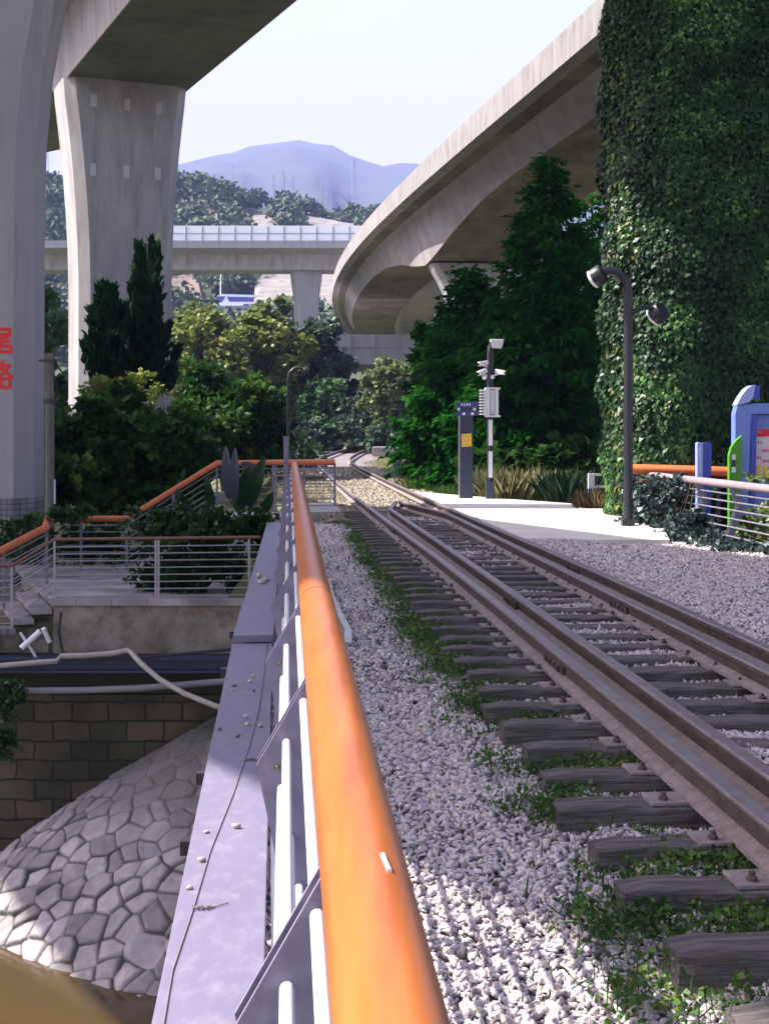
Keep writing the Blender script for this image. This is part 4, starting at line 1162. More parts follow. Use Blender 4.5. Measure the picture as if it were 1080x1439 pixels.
def make_sleeper(seed):
    root = thing('sleeper', 'dark timber sleeper', 'sleeper', (0, 0, 0), 'timber sleepers under the rails')
    sleeper_mesh(seed).build('timber', 'sleeper', root)
    for x in (-0.665, 0.575):
        tp = MB().box((x, 0.0, 0.008), (0.62, 0.19, 0.016)).build('tie_plate', 'rail_foot', root, bevel=0.003)
        for k in (-1, 1):
            MB().lathe([(0.022, 0.012), (0.022, 0.03), (0.014, 0.034), (0.013, 0.05), (0.0, 0.053)], (x + k * 0.24, k * 0.04, 0), 8).build('spike', 'rail_steel', tp)
    return root
def copy_tree(o, parent=None):
    c = o.copy(); COL.objects.link(c)
    if parent is not None: c.parent = parent
    for ch in list(o.children):
        copy_tree(ch, c)
    return c
protos = [make_sleeper(s) for s in range(5)]
used = [False] * 5
nsl = 44
sv = 4.0
for i in range(nsl):
    k = i % 5 if i < 5 else random.randrange(5)
    if not used[k]: o = protos[k]; used[k] = True
    else: o = copy_tree(protos[k])
    v = sv
    sv += 0.572 + random.uniform(-0.03, 0.03)
    u0 = 1.275 + random.uniform(-0.04, 0.045)
    o.location = T(u0 + 1.39, v, SLZ + random.uniform(-0.008, 0.006))
    o.rotation_euler = (random.uniform(-.012, .012), 0, TA + random.uniform(-0.012, 0.012) + (math.pi if False else 0))
    o['label'] = ('nearest dark timber sleeper under the rails, counted from the camera' if i == 0 else ORD[i] + ' dark timber sleeper under the rails, counted from the nearest one')
TRACK_SLEEPERS_END = sv

# ballast stones
def stones(u0, u1, v0, v1, dens, smin, smax, zf, full=True):
    n = int((u1 - u0) * (v1 - v0) * dens)
    u = u0 + (u1 - u0) * rng.random(n); v = v0 + (v1 - v0) * rng.random(n)
    lat = u * TR.x + v * TF.x; d = u * TR.y + v * TF.y
    keep = np.abs(lat) < 0.285 * d + 1.0
    u, v = u[keep], v[keep]; n = len(u)
    z = zf(u, v)
    keep = z > -5
    u, v, z = u[keep], v[keep], z[keep]; n = len(u)
    iv, if_ = ico()
    if not full:
        iv = np.array([(1, 0, 0), (-1, 0, 0), (0, 1, 0), (0, -1, 0), (0, 0, 1), (0, 0, -1)], float)
        if_ = np.array([(0, 2, 4), (2, 1, 4), (1, 3, 4), (3, 0, 4), (2, 0, 5), (1, 2, 5), (3, 1, 5), (0, 3, 5)])
    k = len(iv)
    s = smin + (smax - smin) * rng.random(n) ** 1.8
    q = iv[None] * (0.55 + 0.8 * rng.random((n, k, 1))) * (np.array([1.2, 0.85, 0.5]) * (0.75 + 0.5 * rng.random((n, 1, 3)))) * s[:, None, None]
    # random rotation
    ax = unit(n); th = rng.random(n) * np.pi * 2 * 0.5
    c_, s_ = np.cos(th)[:, None, None], np.sin(th)[:, None, None]
    cr = np.cross(ax[:, None, :], q)
    dt = (q * ax[:, None, :]).sum(-1, keepdims=True)
    q = q * c_ + cr * s_ + ax[:, None, :] * dt * (1 - c_)
    a = rng.random(n) * np.pi * 2
    ca, sa = np.cos(a)[:, None], np.sin(a)[:, None]
    q = np.stack([q[..., 0] * ca - q[..., 1] * sa, q[..., 0] * sa + q[..., 1] * ca, q[..., 2]], -1)
    pos = np.stack([u * TR.x + v * TF.x, u * TR.y + v * TF.y, z + s * (0.1 + 0.5 * rng.random(n))], -1)
    V = (q + pos[:, None, :]).reshape(-1, 3)
    Fc = (if_[None] + (np.arange(n) * k)[:, None, None]).reshape(-1, 3)
    return V, Fc
def bal_z(u, v):
    z = np.where((u > 1.4) & (u < 3.95), 0.02, -0.005)
    z = z + 0.015 * np.sin(u * 3.1 + v * 1.7) + 0.01 * np.sin(v * 4.3 - u * 2)
    z = np.where((u > 1.98) & (u < 3.25), z + 0.036 + 0.022 * np.sin(v * 0.9 + u), z)
    z = np.where((u > 1.97) & (u < 2.1), 0.075 + 0 * z, z)
    z = np.where(u > 3.5, 0.055 + 0.07 * np.clip((4.7 - u) / 0.5, 0, 1), z)
    z = np.where((u > 3.6) & (v > 20.9) , -9, z)
    return z
def ballast_mat():
    m = bpy.data.materials.new('ballast')
    m.use_nodes = True
    N, L = m.node_tree.nodes, m.node_tree.links
    b = N['Principled BSDF']; b.inputs['Roughness'].default_value = 0.9
    b.inputs['Specular IOR Level'].default_value = 0.25
    ge = N.new('ShaderNodeNewGeometry'); ra = N.new('ShaderNodeValToRGB')
    cr = ra.color_ramp
    cr.elements[0].color = (0.12, 0.10, 0.115, 1); cr.elements[1].color = (0.66, 0.59, 0.54, 1)
    e = cr.elements.new(0.25); e.color = (0.46, 0.405, 0.435, 1)
    e = cr.elements.new(0.7); e.color = (0.60, 0.54, 0.56, 1)
    e = cr.elements.new(0.86); e.color = (0.50, 0.43, 0.37, 1)
    L.new(ge.outputs['Random Per Island'], ra.inputs[0])
    L.new(ra.outputs[0], b.inputs['Base Color'])
    MATS['ballast'] = m
ballast_mat()
V1_, F1_ = stones(-0.03, 4.3, 3.2, 9.5, 2900, 0.009, 0.023, bal_z)
V2_, F2_ = stones(-0.03, 6.4, 9.5, 17, 1500, 0.012, 0.028, bal_z, False)
V3_, F3_ = stones(0.0, 6.6, 17, 26.5, 900, 0.017, 0.034, bal_z, False)
V_, F_all = [], []
off = 0
for a, b in ((V1_, F1_), (V2_, F2_), (V3_, F3_)):
    V_.append(a); F_all.append(b + off); off += len(a)
kind(link_mesh('ballast_stones', np.concatenate(V_), np.concatenate(F_all), 'ballast', origin=(0, 0, 0)), 'stuff', 'crushed grey stone ballast around the sleepers and along the path')
def far_z(u, v):
    c = np.interp(v, _vv, _uu)
    z = 0.03 + 0 * u
    return np.where((u > c - 0.85) & (u < c + 2.5), z, -9)
MATS['ballast_warm'] = MATS['ballast'].copy()
for e_, c_ in zip([n_ for n_ in MATS['ballast_warm'].node_tree.nodes if n_.type == 'VALTORGB'][0].color_ramp.elements, ((.12, .10, .08), (.26, .22, .18), (.34, .29, .24), (.3, .24, .18), (.44, .38, .32))):
    e_.color = (*c_, 1)
V_, F_ = stones(0.0, 7.5, 26.5, 62, 260, 0.03, 0.055, far_z, False)
kind(link_mesh('ballast_stones', V_, F_, 'ballast_warm', origin=(0, 0, 0)), 'stuff', 'pale ballast between the rails beyond the bridge')

# ================================================================== IVY PILLAR AND RIGHT SIDE
def rrect(cx, cy, hx, hy, r, z, n=6):
    pts = []
    for (sx, sy, a0) in ((1, -1, -90), (1, 1, 0), (-1, 1, 90), (-1, -1, 180)):
        for k in range(n + 1):
            a = rad(a0 + 90 * k / n)
            pts.append(Vector((cx + sx * (hx - r) + r * math.cos(a), cy + sy * (hy - r) + r * math.sin(a), z)))
    return pts
IC = (6.83, 27.3); IH = (2.42, 1.25); IR = 1.2
pil = MB().loft([rrect(*IC, *IH, IR, z) for z in (-0.1, 4, 8, 12.2)]).build('bridge_pier', 'moss_and_shade_dark', smooth=True)
tag(pil, 'massive ramp pier on the right, wholly wrapped in dark ivy', 'pier')
rng = np.random.default_rng(5)
per = rrect(*IC, IH[0] + 0.08, IH[1] + 0.08, IR + 0.08, 0)
pa = np.array([(p.x, p.y) for p in per]); pb = np.roll(pa, -1, 0)
seg = np.linalg.norm(pb - pa, axis=1); cum = np.concatenate([[0], np.cumsum(seg)])
def ivy_leaves(n, zlo, zhi, size, bulge, sel=None):
    s = rng.random(n) * cum[-1]
    i = np.clip(np.searchsorted(cum, s) - 1, 0, len(seg) - 1)
    f = ((s - cum[i]) / seg[i])[:, None]
    xy = pa[i] * (1 - f) + pb[i] * f
    tn = (pb[i] - pa[i]) / seg[i][:, None]
    nr = np.stack([tn[:, 1], -tn[:, 0], np.zeros(n)], 1)
    z = zlo + (zhi - zlo) * rng.random(n)
    out = bulge * rng.random(n) ** 0.6 * (0.5 + 0.5 * np.sin(s * 2.3 + z * 1.7) * np.sin(z * 2.9 - s * 1.1)) + 0.05 * rng.random(n) + 0.01
    pts = np.stack([xy[:, 0], xy[:, 1], z], 1) + nr * out[:, None]
    k = (xy[:, 1] < IC[1] + 0.6)
    if sel is not None: k &= sel(xy, z, nr)
    pts, nr = pts[k], nr[k]; m = len(pts)
    up = np.stack([rng.normal(size=m) * 0.45, rng.normal(size=m) * 0.3, np.full(m, -1.0)], 1) + nr * 0.35
    fc = nr + np.array([0, 0, 0.45]) + rng.normal(size=(m, 3)) * 0.33
    return leaves(pts, up, fc, size * (0.55 + 0.75 * rng.random(m)), 'ivy', 0.18)
t = thing('climbing_ivy', 'dense dark ivy wrapping the pier on the right, bright where the sun catches it', 'ivy', (IC[0], IC[1], 0))
V, Fc = ivy_leaves(135000, 0.0, 12.0, 0.088, 0.24)
link_mesh('foliage', V, Fc, 'ivy_leaf', t)
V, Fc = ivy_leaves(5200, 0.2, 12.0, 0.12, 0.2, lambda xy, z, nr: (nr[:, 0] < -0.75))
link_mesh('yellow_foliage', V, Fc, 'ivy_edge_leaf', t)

# right railing along the bridge edge
t = thing('bridge_railing', 'lilac railing with pale worn handrail and leaning plates, half buried in vines', 'railing', (5.2, 20, 0))
def rr_pt(s, z, out=0.0):
    a = Vector((4.86, 25.2, 0)); b = Vector((5.55, 18.2, 0))
    d_ = (b - a).normalized()
    p = a + d_ * s
    r_ = Vector((-d_.y, d_.x, 0))
    return p + r_ * out + Vector((0, 0, z))
hp = [rr_pt(-0.5, 0.92), rr_pt(-0.35, 0.925)] + [rr_pt(s, 0.93) for s in np.arange(0, 14, 1.5)]
MB().tube(hp, 0.062, 18).build('handrail', 'worn_rail', t, True)
for s in (0.55, 2.1, 3.75, 5.9, 7.5, 9.0):
    q = rr_pt(s, 0)
    for ds_ in (0, 0.07):
        mb = MB()
        ex = (rr_pt(s, 0, 1) - q)
        mb.prism([(-0.04, 0.89), (0.06, 0.62), (-0.05, 0.3), (-0.28, -0.3), (-0.14, -0.3), (0.05, 0.3), (0.17, 0.62), (0.05, 0.9)], rr_pt(s + ds_, 0), ex, (0, 0, 1), (rr_pt(1, 0) - rr_pt(0, 0)) * 0.012)
        mb.build('post', 'purple_steel', t)
for z, o in ((0.78, 0.04), (0.66, 0.06), (0.54, 0.03), (0.42, -0.02), (0.30, -0.06), (0.17, -0.11), (0.04, -0.16), (-0.1, -0.2)):
    MB().tube([rr_pt(s, z, o) for s in (0.3, 4, 8, 12)], 0.013, 8).build('rod', 'steel_rod', t, True)
t = thing('orange_railing', 'plain orange handrail behind the ivy pillar lamp, in front of the blue board', 'railing', (6, 27.0, 0))
MB().tube([P(886, 659, 25.95), P(960, 661, 25.7), P(1022, 663, 25.5), P(1130, 668, 25.3)], 0.09, 16).build('handrail', 'orange_rail', t, True)
MB().box((6.0, 25.35, 0.84), (2.9, 0.35, 0.05)).build('rail_cap', 'brown_rail', t)
for x in (4.75, 6.0, 7.2):
    MB().box((x, 25.6, 0.42), (0.06, 0.06, 0.82)).build('post', 'purple_steel', t)

def glyphs(mb, o, ex, ez, w, h, n, rnd, vert=False):
    """rows of small strokes standing in for lettering too small to read"""
    ex, ez = Vector(ex), Vector(ez)
    en = ex.cross(ez)
    for i in range(n):
        c = Vector(o) + (ez * (-i * h * 1.25) if vert else ex * (i * w * 1.25))
        for k in range(3):
            mb.box(c + ez * (h * (0.32 - 0.32 * k)), (w * rnd.uniform(0.5, 0.95), 0.006, h * 0.13), ex, -en)
        mb.box(c + ex * rnd.uniform(-w * .25, w * .25), (w * 0.15, 0.0062, h * 0.85), ex, -en)
    return mb
R3 = random.Random(3)
# blue board with an arch top
by = 24.9
t = thing('notice_board', 'blue arched notice board with red headed notice behind the right railing', 'notice board', tuple(P(1085, 755, by)))
def q(px, py): p = P(px, py, by); return (p.x, p.z)
o = (0, by, 0); EX, EZ = (1, 0, 0), (0, 0, 1)
outer = [q(1032, 760), q(1032, 582), q(1035, 570), q(1059, 567), q(1140, 565), q(1140, 581), q(1055, 582), q(1054, 600), q(1051, 700), q(1051, 760)]
MB().prism(outer, o, EX, EZ, (0, 0.28, 0)).build('frame', 'blue_board', t, bevel=0.008)
MB().prism([q(1034, 569.5), q(1040, 558), q(1048, 547), q(1055, 542), q(1060, 541), q(1057, 560), q(1050, 566)], (0, by - 0.02, 0), EX, EZ, (0, 0.34, 0)).build('arch_wing', 'blue_pale', t)
MB().prism([q(1060, 541.2), q(1068, 542), q(1066, 562), q(1058, 562)], (0, by + 0.02, 0), EX, EZ, (0, 0.2, 0)).build('arch_wing', 'blue_deep', t)
MB().prism([q(1055, 582.5), q(1063, 583), q(1059, 760), q(1051.5, 760)], (0, by + 0.01, 0), EX, EZ, (0, 0.2, 0)).build('frame_edge', 'blue_deep', t)
MB().prism([q(1059, 583), q(1140, 582), q(1140, 760), q(1057, 760)], (0, by + 0.14, 0), EX, EZ, (0, 0.06, 0)).build('panel', 'blue_board', t)
MB().prism([q(1062, 604), q(1140, 601), q(1140, 672), q(1062, 672)], (0, by + 0.11, 0), EX, EZ, (0, 0.02, 0)).build('notice', 'notice_paper', t)
MB().prism([q(1062, 603.6), q(1140, 600.6), q(1140, 611), q(1062, 614)], (0, by + 0.1, 0), EX, EZ, (0, 0.02, 0)).build('notice_header', 'red_paint', t)
mb = MB()
for (px, py, n) in ((1067, 622, 2), (1073, 633, 3), (1066, 643, 2), (1074, 648, 3), (1088, 622, 4), (1095, 640, 3)):
    c = P(px, py, by); glyphs(mb, (c.x, by + 0.1, c.z), EX, EZ, 0.035, 0.06, n, R3)
mb.build('lettering', 'red_paint', t)
c = P(1065, 607, by); glyphs(MB(), (c.x, by + 0.09, c.z), EX, EZ, 0.025, 0.045, 3, R3).build('lettering', 'notice_paper', t)
for (a, b) in ((1064, 1070), (1073, 1090), (1095, 1120)):
    MB().prism([q(a, 653 + (a % 3)), q(b, 653), q(b, 671), q(a, 671)], (0, by + 0.1, 0), EX, EZ, (0, 0.02, 0)).build('notice_picture', 'yellow_sticker', t)
# green sign with a bottle mark
gy = 24.4
def q(px, py): p = P(px, py, gy); return (p.x, p.z)
t = thing('small_sign', 'green leaf shaped sign with a white bottle mark beside the blue board', 'sign', tuple(P(1033, 760, gy)))
MB().prism([q(1024, 760), q(1024, 640), q(1027, 629), q(1033, 620), q(1042, 612), q(1041, 668), q(1038, 760)], (0, gy, 0), EX, EZ, (0, 0.14, 0)).build('panel', 'green_sign', t)
mb = MB()
mb.prism([q(1027.5, 664), q(1033, 664), q(1033, 660), q(1032.4, 656), q(1028, 656), q(1027.5, 660)], (0, gy - 0.006, 0), EX, EZ, (0, 0.005, 0))
mb.prism([q(1027.8, 646), q(1032.8, 646), q(1032.8, 640), q(1031, 638), q(1029.6, 638), q(1027.8, 640)], (0, gy - 0.006, 0), EX, EZ, (0, 0.005, 0))
mb.build('bottle_mark', 'white_paint', t)
MB().prism([q(1027.6, 656), q(1033, 656), q(1033, 646), q(1027.6, 646)], (0, gy - 0.006, 0), EX, EZ, (0, 0.0045, 0)).build('bottle_label', 'glass_dark', t)
# small blue marker
my = 24.7
def q(px, py): p = P(px, py, my); return (p.x, p.z)
t = thing('marker_post', 'small blue marker post with white vertical lettering by the orange rail', 'marker', tuple(P(990, 770, my)))
MB().prism([q(979, 770), q(979, 623), q(981, 621.5), q(987, 622), q(986, 770)], (0, my, 0), EX, EZ, (0, 0.16, 0)).build('front', 'blue_pale', t)
MB().prism([q(987.2, 622), q(997, 621.5), q(999.5, 625), q(998, 770), q(986.2, 770)], (0, my + 0.02, 0), EX, EZ, (0, 0.2, 0)).build('side', 'blue_deep', t)
c = P(983, 631, my); glyphs(MB(), (c.x, my - 0.004, c.z), EX, EZ, 0.035, 0.045, 8, R3, True).build('lettering', 'white_paint', t)

# lamp post with two curved arms
c = G(882, 750, 0.0)
def Pl(px, py): return P(px, py, c.y)
t = thing('lamp_post', 'tall black park lamp with two drum lights in front of the ivy', 'lamp post', (c.x, c.y, 0))
MB().box((c.x - 0.01, c.y, 0.09), (0.21, 0.21, 0.32)).build('base', 'black_paint', t, bevel=0.01)
MB().tube([Vector((c.x, c.y, 0.2)), Pl(882, 500), Pl(882, 412), Pl(881, 400), Pl(876, 391), Pl(868, 384), Pl(858, 381), Pl(846, 381)], 0.078, 16).build('pole', 'black_paint', t, True)
MB().tube([Pl(884, 444), Pl(893, 436), Pl(903, 432), Pl(914, 432)], 0.045, 12).build('arm', 'black_paint', t, True)
def drum(px, py, ax, r):
    p = Pl(px, py)
    lh = MB().lathe([(0, 0), (r * 0.9, 0.005), (r, 0.03), (r, 0.17), (r * 0.97, 0.2)], p, 20, ax).build('lamp_head', 'black_paint', t, True)
    a = Vector(ax).normalized()
    MB().lathe([(r * 0.96, 0.2), (r * 0.96, 0.235), (r * 0.7, 0.26), (0, 0.265)], p, 20, ax).build('lamp_lens', 'lens_white', lh, True)
drum(848, 383, (-0.8, 0.38, -0.5), 0.17)
drum(931, 435, (-0.55, 0.55, -0.5), 0.17)

# sign post with arrows
c = G(655, 707, 0.02)
t = thing('sign_post', 'navy slab signpost with arrow plates and a yellow sticker', 'signpost', (c.x, c.y, 0))
d_ = c.y
def q(px, py): p = P(px, py, d_); return (p.x, p.z)
MB().box((c.x, d_, ZC / 2 + 0.17), (0.3, 0.14, 2.04 + (0)), (1, 0, 0)).build('pillar', 'navy_paint', t, bevel=0.008)
MB().box((c.x - 0.17, d_, 1.2), (0.025, 0.1, 2.4)).build('mast', 'steel_rod', t)
MB().prism([q(640, 566), q(670, 564), q(676, 568.5), q(670, 573), q(640, 573)], (0, d_ - 0.09, 0), EX, EZ, (0, 0.03, 0)).build('arrow_plate', 'navy_sign', t)
MB().prism([q(634, 581), q(646, 577.5), q(672, 578), q(672, 584), q(646, 584.5)], (0, d_ - 0.09, 0), EX, EZ, (0, 0.03, 0)).build('arrow_plate', 'navy_sign', t)
MB().prism([q(641, 572.5), q(671, 572.5), q(671, 578.5), q(641, 578.5)], (0, d_ - 0.05, 0), EX, EZ, (0, 0.03, 0)).build('arrow_plate', 'navy_paint', t)
p = P(648, 568.5, d_); mb = glyphs(MB(), (p.x, d_ - 0.094, p.z), EX, EZ, 0.05, 0.07, 4, R3)
for px in (644, 666):
    p = P(px, 575, d_); mb.box((p.x, d_ - 0.054, p.z), (0.06, 0.008, 0.07))
for px in (651, 663):
    p = P(px, 581.5, d_); mb.box((p.x, d_ - 0.094, p.z), (0.06, 0.008, 0.06))
mb.build('lettering', 'white_paint', t)
MB().prism([q(648, 610), q(662, 609), q(662, 627), q(648, 628)], (0, d_ - 0.075, 0), EX, EZ, (0, 0.004, 0)).build('sticker', 'yellow_sticker', t)
p = P(651, 613, d_); mb = glyphs(MB(), (p.x, d_ - 0.077, p.z), EX, EZ, 0.045, 0.045, 3, R3)
for k in range(3):
    p = P(651, 618.5 + 3 * k, d_); glyphs(mb, (p.x, d_ - 0.077, p.z), EX, EZ, 0.03, 0.025, 4, R3)
mb.build('lettering', 'red_paint', t)

# camera pole
c = G(688, 709, 0.0)
d_ = c.y
def Pc(px, py, dz=0): p = P(px, py, d_); p.y += dz; return p
t = thing('camera_pole', 'black and white pole with floodlight, cameras and finned white box', 'camera pole', (c.x, d_, 0))
MB().box(Vector((c.x, d_, 0.27)), (0.19, 0.19, 0.54)).build('base', 'navy_paint', t, bevel=0.006)
MB().tube([(c.x, d_, 0.5), Pc(688, 560), Pc(688, 500), Pc(689, 488), Pc(693, 483)], 0.075, 14).build('pole', 'black_paint', t, True)
for (a, b) in ((590, 626), (634, 671)):
    p0, p1 = Pc(688.5, a), Pc(688.5, b)
    MB().box((p0.x, d_ - 0.075, (p0.z + p1.z) / 2), (0.09, 0.02, p0.z - p1.z)).build('white_band', 'white_paint', t)
mb = MB(); mb.prism([(a.x, a.z) for a in (Pc(688, 477), Pc(707, 477.5), Pc(704, 489.5), Pc(690, 489))], (0, d_ - 0.16, 0), EX, EZ, (0, 0.3, 0)); mb.build('floodlight', 'white_paint', t, bevel=0.01)
MB().prism([(a.x, a.z) for a in (Pc(687.5, 481), Pc(690.5, 478), Pc(690.5, 489.5), Pc(687.5, 489))], (0, d_ - 0.15, 0), EX, EZ, (0, 0.28, 0)).build('floodlight_back', 'black_paint', t)
def camera_(px, py, sx, ang):
    a = Vector((sx * math.cos(rad(ang)), -0.5, -math.sin(rad(ang)))).normalized()
    p = Pc(px, py, -0.1)
    b = MB().box(p, (0.24, 0.10, 0.10), a).build('camera', 'white_paint', t, bevel=0.008)
    MB().lathe([(0, 0), (0.035, 0.0), (0.035, 0.02), (0, 0.022)], p + a * 0.118, 12, tuple(a)).build('camera_lens', 'glass_dark', b)
    MB().tube([p + Vector((0, 0, -0.04)), Pc(688, py + 6)], 0.018, 8).build('camera_bracket', 'white_paint', t, True)
camera_(677, 523, -1, 22); camera_(702, 523, 1, 12); camera_(678, 511, -1, 10)
MB().ball(Pc(680, 530, -0.08), 0.06).build('dome_camera', 'lens_white', t, True)
MB().ball(Pc(691, 530, -0.1), 0.05).build('dome_camera', 'lens_white', t, True)
z0, z1 = Pc(0, 584).z, Pc(0, 547).z
MB().box((Pc(683, 0).x, d_ - 0.16, (z0 + z1) / 2), (0.13, 0.2, z1 - z0)).build('junction_box', 'white_paint', t, bevel=0.01)
mb = MB()
for k in range(9):
    mb.box((Pc(676.5, 0).x, d_ - 0.18, z0 + (z1 - z0) * (k + 0.5) / 9), (0.12, 0.2, 0.035))
mb.build('cooling_fins', 'lens_white', t)
MB().box((Pc(690.5, 0).x, d_ - 0.17, (z0 + z1) / 2), (0.17, 0.04, z1 - z0 - 0.05)).build('box_door', 'navy_paint', t)
MB().box((Pc(690.5, 0).x, d_ - 0.195, (z0 + z1) / 2), (0.09, 0.02, z1 - z0 - 0.05)).build('white_band', 'white_paint', t)
MB().box((Pc(696.5, 0).x, d_ - 0.16, (z0 + z1) / 2), (0.08, 0.18, z1 - z0)).build('junction_box', 'white_paint', t, bevel=0.008)
for z in (z0 - 0.015, z1 + 0.015):
    MB().box((Pc(691, 0).x, d_ - 0.14, z), (0.34, 0.3, 0.04)).build('bracket_plate', 'white_paint', t)

# low white post with blue foot left of the ivy pillar
c = P(830, 704, 31)
t = thing('bollard', 'short white post with blue lower half and two rails beside the ivy', 'post', (c.x, 31, 0))
MB().box((c.x, 31, 0.62), (0.13, 0.13, 0.32)).build('cap', 'white_paint', t)
MB().box((c.x, 31, 0.24), (0.128, 0.128, 0.44)).build('body', 'blue_deep', t)
for z in (0.76, 0.5):
    MB().box((c.x + 0.5, 31, z), (0.9, 0.06, 0.05)).build('rail', 'white_paint', t)

# left background: park lamp and old utility pole
d_ = 45
c = P(405, 681, d_)
t = thing('lamp_post', 'slim black lamp with a hooked arm among the yellow green trees', 'lamp post', (c.x, d_, c.z))
MB().tube([c, P(405, 560, d_), P(405, 535, d_), P(407, 524, d_), P(413, 518, d_), P(421, 517, d_), P(427, 519, d_)], 0.055, 10).build('pole', 'black_paint', t, True)
MB().lathe([(0, 0), (0.1, 0.01), (0.13, 0.06), (0.13, 0.15), (0.0, 0.16)], P(427, 517.5, d_), 14, (0.6, -0.1, -0.6)).build('lamp_head', 'black_paint', t, True)
d_ = 29.5
c = P(70, 716, d_)
t = thing('utility_pole', 'old grey concrete utility pole with a clamp, in front of the dark shrubs', 'pole', (c.x, d_, LZ))
MB().tube([(c.x, d_, LZ), P(70, 600, d_), P(69, 505, d_)], [0.105, 0.1, 0.09], 12).build('shaft', 'pole_wood', t, True)
MB().box(P(69, 501, d_), (0.17, 0.17, 0.13)).build('cap', 'pole_wood', t, bevel=0.01)
MB().box(P(68, 507, d_), (0.36, 0.22, 0.04)).build('cross_plate', 'bark', t)
MB().lathe([(0.12, 0), (0.125, 0.02), (0.125, 0.08), (0.12, 0.1)], P(69.5, 567, d_), 12).build('clamp', 'black_paint', t)
MB().tube([P(76, 708, d_), P(76, 674, d_)], 0.035, 8).build('conduit', 'white_paint', t, True)
MB().tube([P(76, 674, d_), P(75, 620, d_), P(73, 580, d_)], 0.02, 8).build('cable', 'black_paint', t, True)

# coach on the far road
d_ = 300
t = thing('coach', 'white and blue coach on the hillside road behind the trees', 'coach', tuple(P(335, 436, d_)))
def q(px, py): p = P(px, py, d_); return (p.x, p.z)
MB().prism([q(300, 437), q(300, 424), q(306, 415), q(312, 413), q(370, 415), q(373, 418), q(373, 437)], (0, d_, 0), EX, EZ, (0, 2.5, 0)).build('body', 'bus_white', t)
MB().prism([q(322, 424), q(319, 417), q(371, 418), q(371, 424)], (0, d_ - 0.03, 0), EX, EZ, (0, 0.02, 0)).build('side_window', 'bus_blue', t)
MB().prism([q(301, 425), q(306, 416.5), q(317, 416.5), q(312, 425)], (0, d_ - 0.03, 0), EX, EZ, (0, 0.02, 0)).build('windscreen', 'bus_blue', t)
MB().prism([q(342, 427), q(350, 427), q(350, 432), q(342, 432)], (0, d_ - 0.03, 0), EX, EZ, (0, 0.02, 0)).build('side_mark', 'bus_blue', t)
for px in (312, 360):
    MB().lathe([(0, 0), (0.5, 0), (0.5, 0.3), (0, 0.3)], P(px, 436, d_ - 0.1), 14, (0, 1, 0)).build('wheel', 'black_paint', t)
c = P(310, 430, 301)
t = thing('lamp_post', 'tiny white street lamp on the hillside road by the coach', 'lamp post', tuple(c))
MB().tube([c, P(310, 392, 301), P(310.5, 386, 301), P(313, 383, 301), P(316, 384, 301)], 0.12, 8).build('pole', 'white_paint', t, True)
MB().box(P(316, 384, 301), (0.9, 0.4, 0.2)).build('lamp_head', 'white_paint', t)

def pylon(label, px, pyt, d, w, style='lattice', grp='power pylons on the hills'):
    zt = P(0, pyt, d).z
    x = (px - CX) / F * d
    zb = float(mtn_z(px, d)) - 3 if d > 800 else float(hill_z(px, d)) - 1
    t = thing('pylon', label, 'pylon', (x, d, zb), grp)
    mb = MB()
    H = zt - zb
    r = d / F * 0.3
    if style == 'lattice':
        for sx in (-1, 1):
            for sy in (-1, 1):
                mb.tube([(x + sx * w, d + sy * w, zb), (x + sx * w * 0.15, d + sy * w * 0.15, zt)], r, 4)
        nn = max(4, int(H / (w * 1.6)))
        for k in range(nn):
            a, b = k / nn, (k + 1) / nn
            wa, wb = w * (1 - .85 * a), w * (1 - .85 * b)
            for s in (-1, 1):
                mb.tube([(x - wa * s, d - wa, zb + H * a), (x + wb * s, d - wb, zb + H * b)], r * 0.7, 4)
        mb.build('tower', 'pylon_steel', t)
        mb = MB()
        for k, a in enumerate((0.72, 0.84, 0.95)):
            l = w * (1.3 - 0.2 * k)
            mb.tube([(x - l, d, zb + H * a), (x + l, d, zb + H * a)], r, 4)
        mb.build('crossarm', 'pylon_steel', t)
    else:
        for s in (-1, 1):
            mb.tube([(x + s * w, d, zb), (x + s * w, d, zt)], r * 1.3, 5)
        mb.build('tower', 'pylon_steel', t)
        MB().tube([(x - w * 2, d, zb + (zt - zb) * 0.72), (x + w * 2, d, zb + (zt - zb) * 0.72)], r, 5).build('crossarm', 'pylon_steel', t)
pylon('tall lattice pylon at the right of the mountain, just left of the ramp', 497, 222, 900, 5)
pylon('H shaped power pylon on the tree covered hilltop', 335, 232, 445, 1.7, 'h')
pylon('small lattice pylon in the middle of the mountain slope', 398, 238, 850, 4)
pylon('left lattice pylon of the pair in the middle of the mountain slope', 384, 244, 850, 3.2)
pylon('short faint lattice pylon right of the middle ones', 411, 248, 860, 3.2)
pylon('faint lattice pylon low on the mountain slope, midway to the tall one', 452, 258, 880, 3.4)
pylon('lattice pylon seen in the gap between the two left piers', 66, 208, 820, 4.5)

# planters of stone beyond the bridge
def planter(name, label, px0, px1, pyt, pyb, d, m, dep=1.2):
    a, b = P(px0, pyb, d), P(px1, pyt, d)
    t = MB().box(((a.x + b.x) / 2, d + dep / 2, (a.z + b.z) / 2), (b.x - a.x, dep, b.z - a.z)).build(name, m, bevel=0.03)
    return tag(t, label, 'planter')
planter('stone_planter', 'long low stone planter wall at the far left of the track bend', 330, 450, 626, 640, 90, 'planter_stone')
planter('stone_planter', 'low stone planter wall at the far right of the track bend', 523, 572, 628, 641, 84, 'planter_stone')
planter('stone_planter', 'dark block planter under the big conifer', 552, 606, 648, 673, 49, 'planter_block', 2.0)

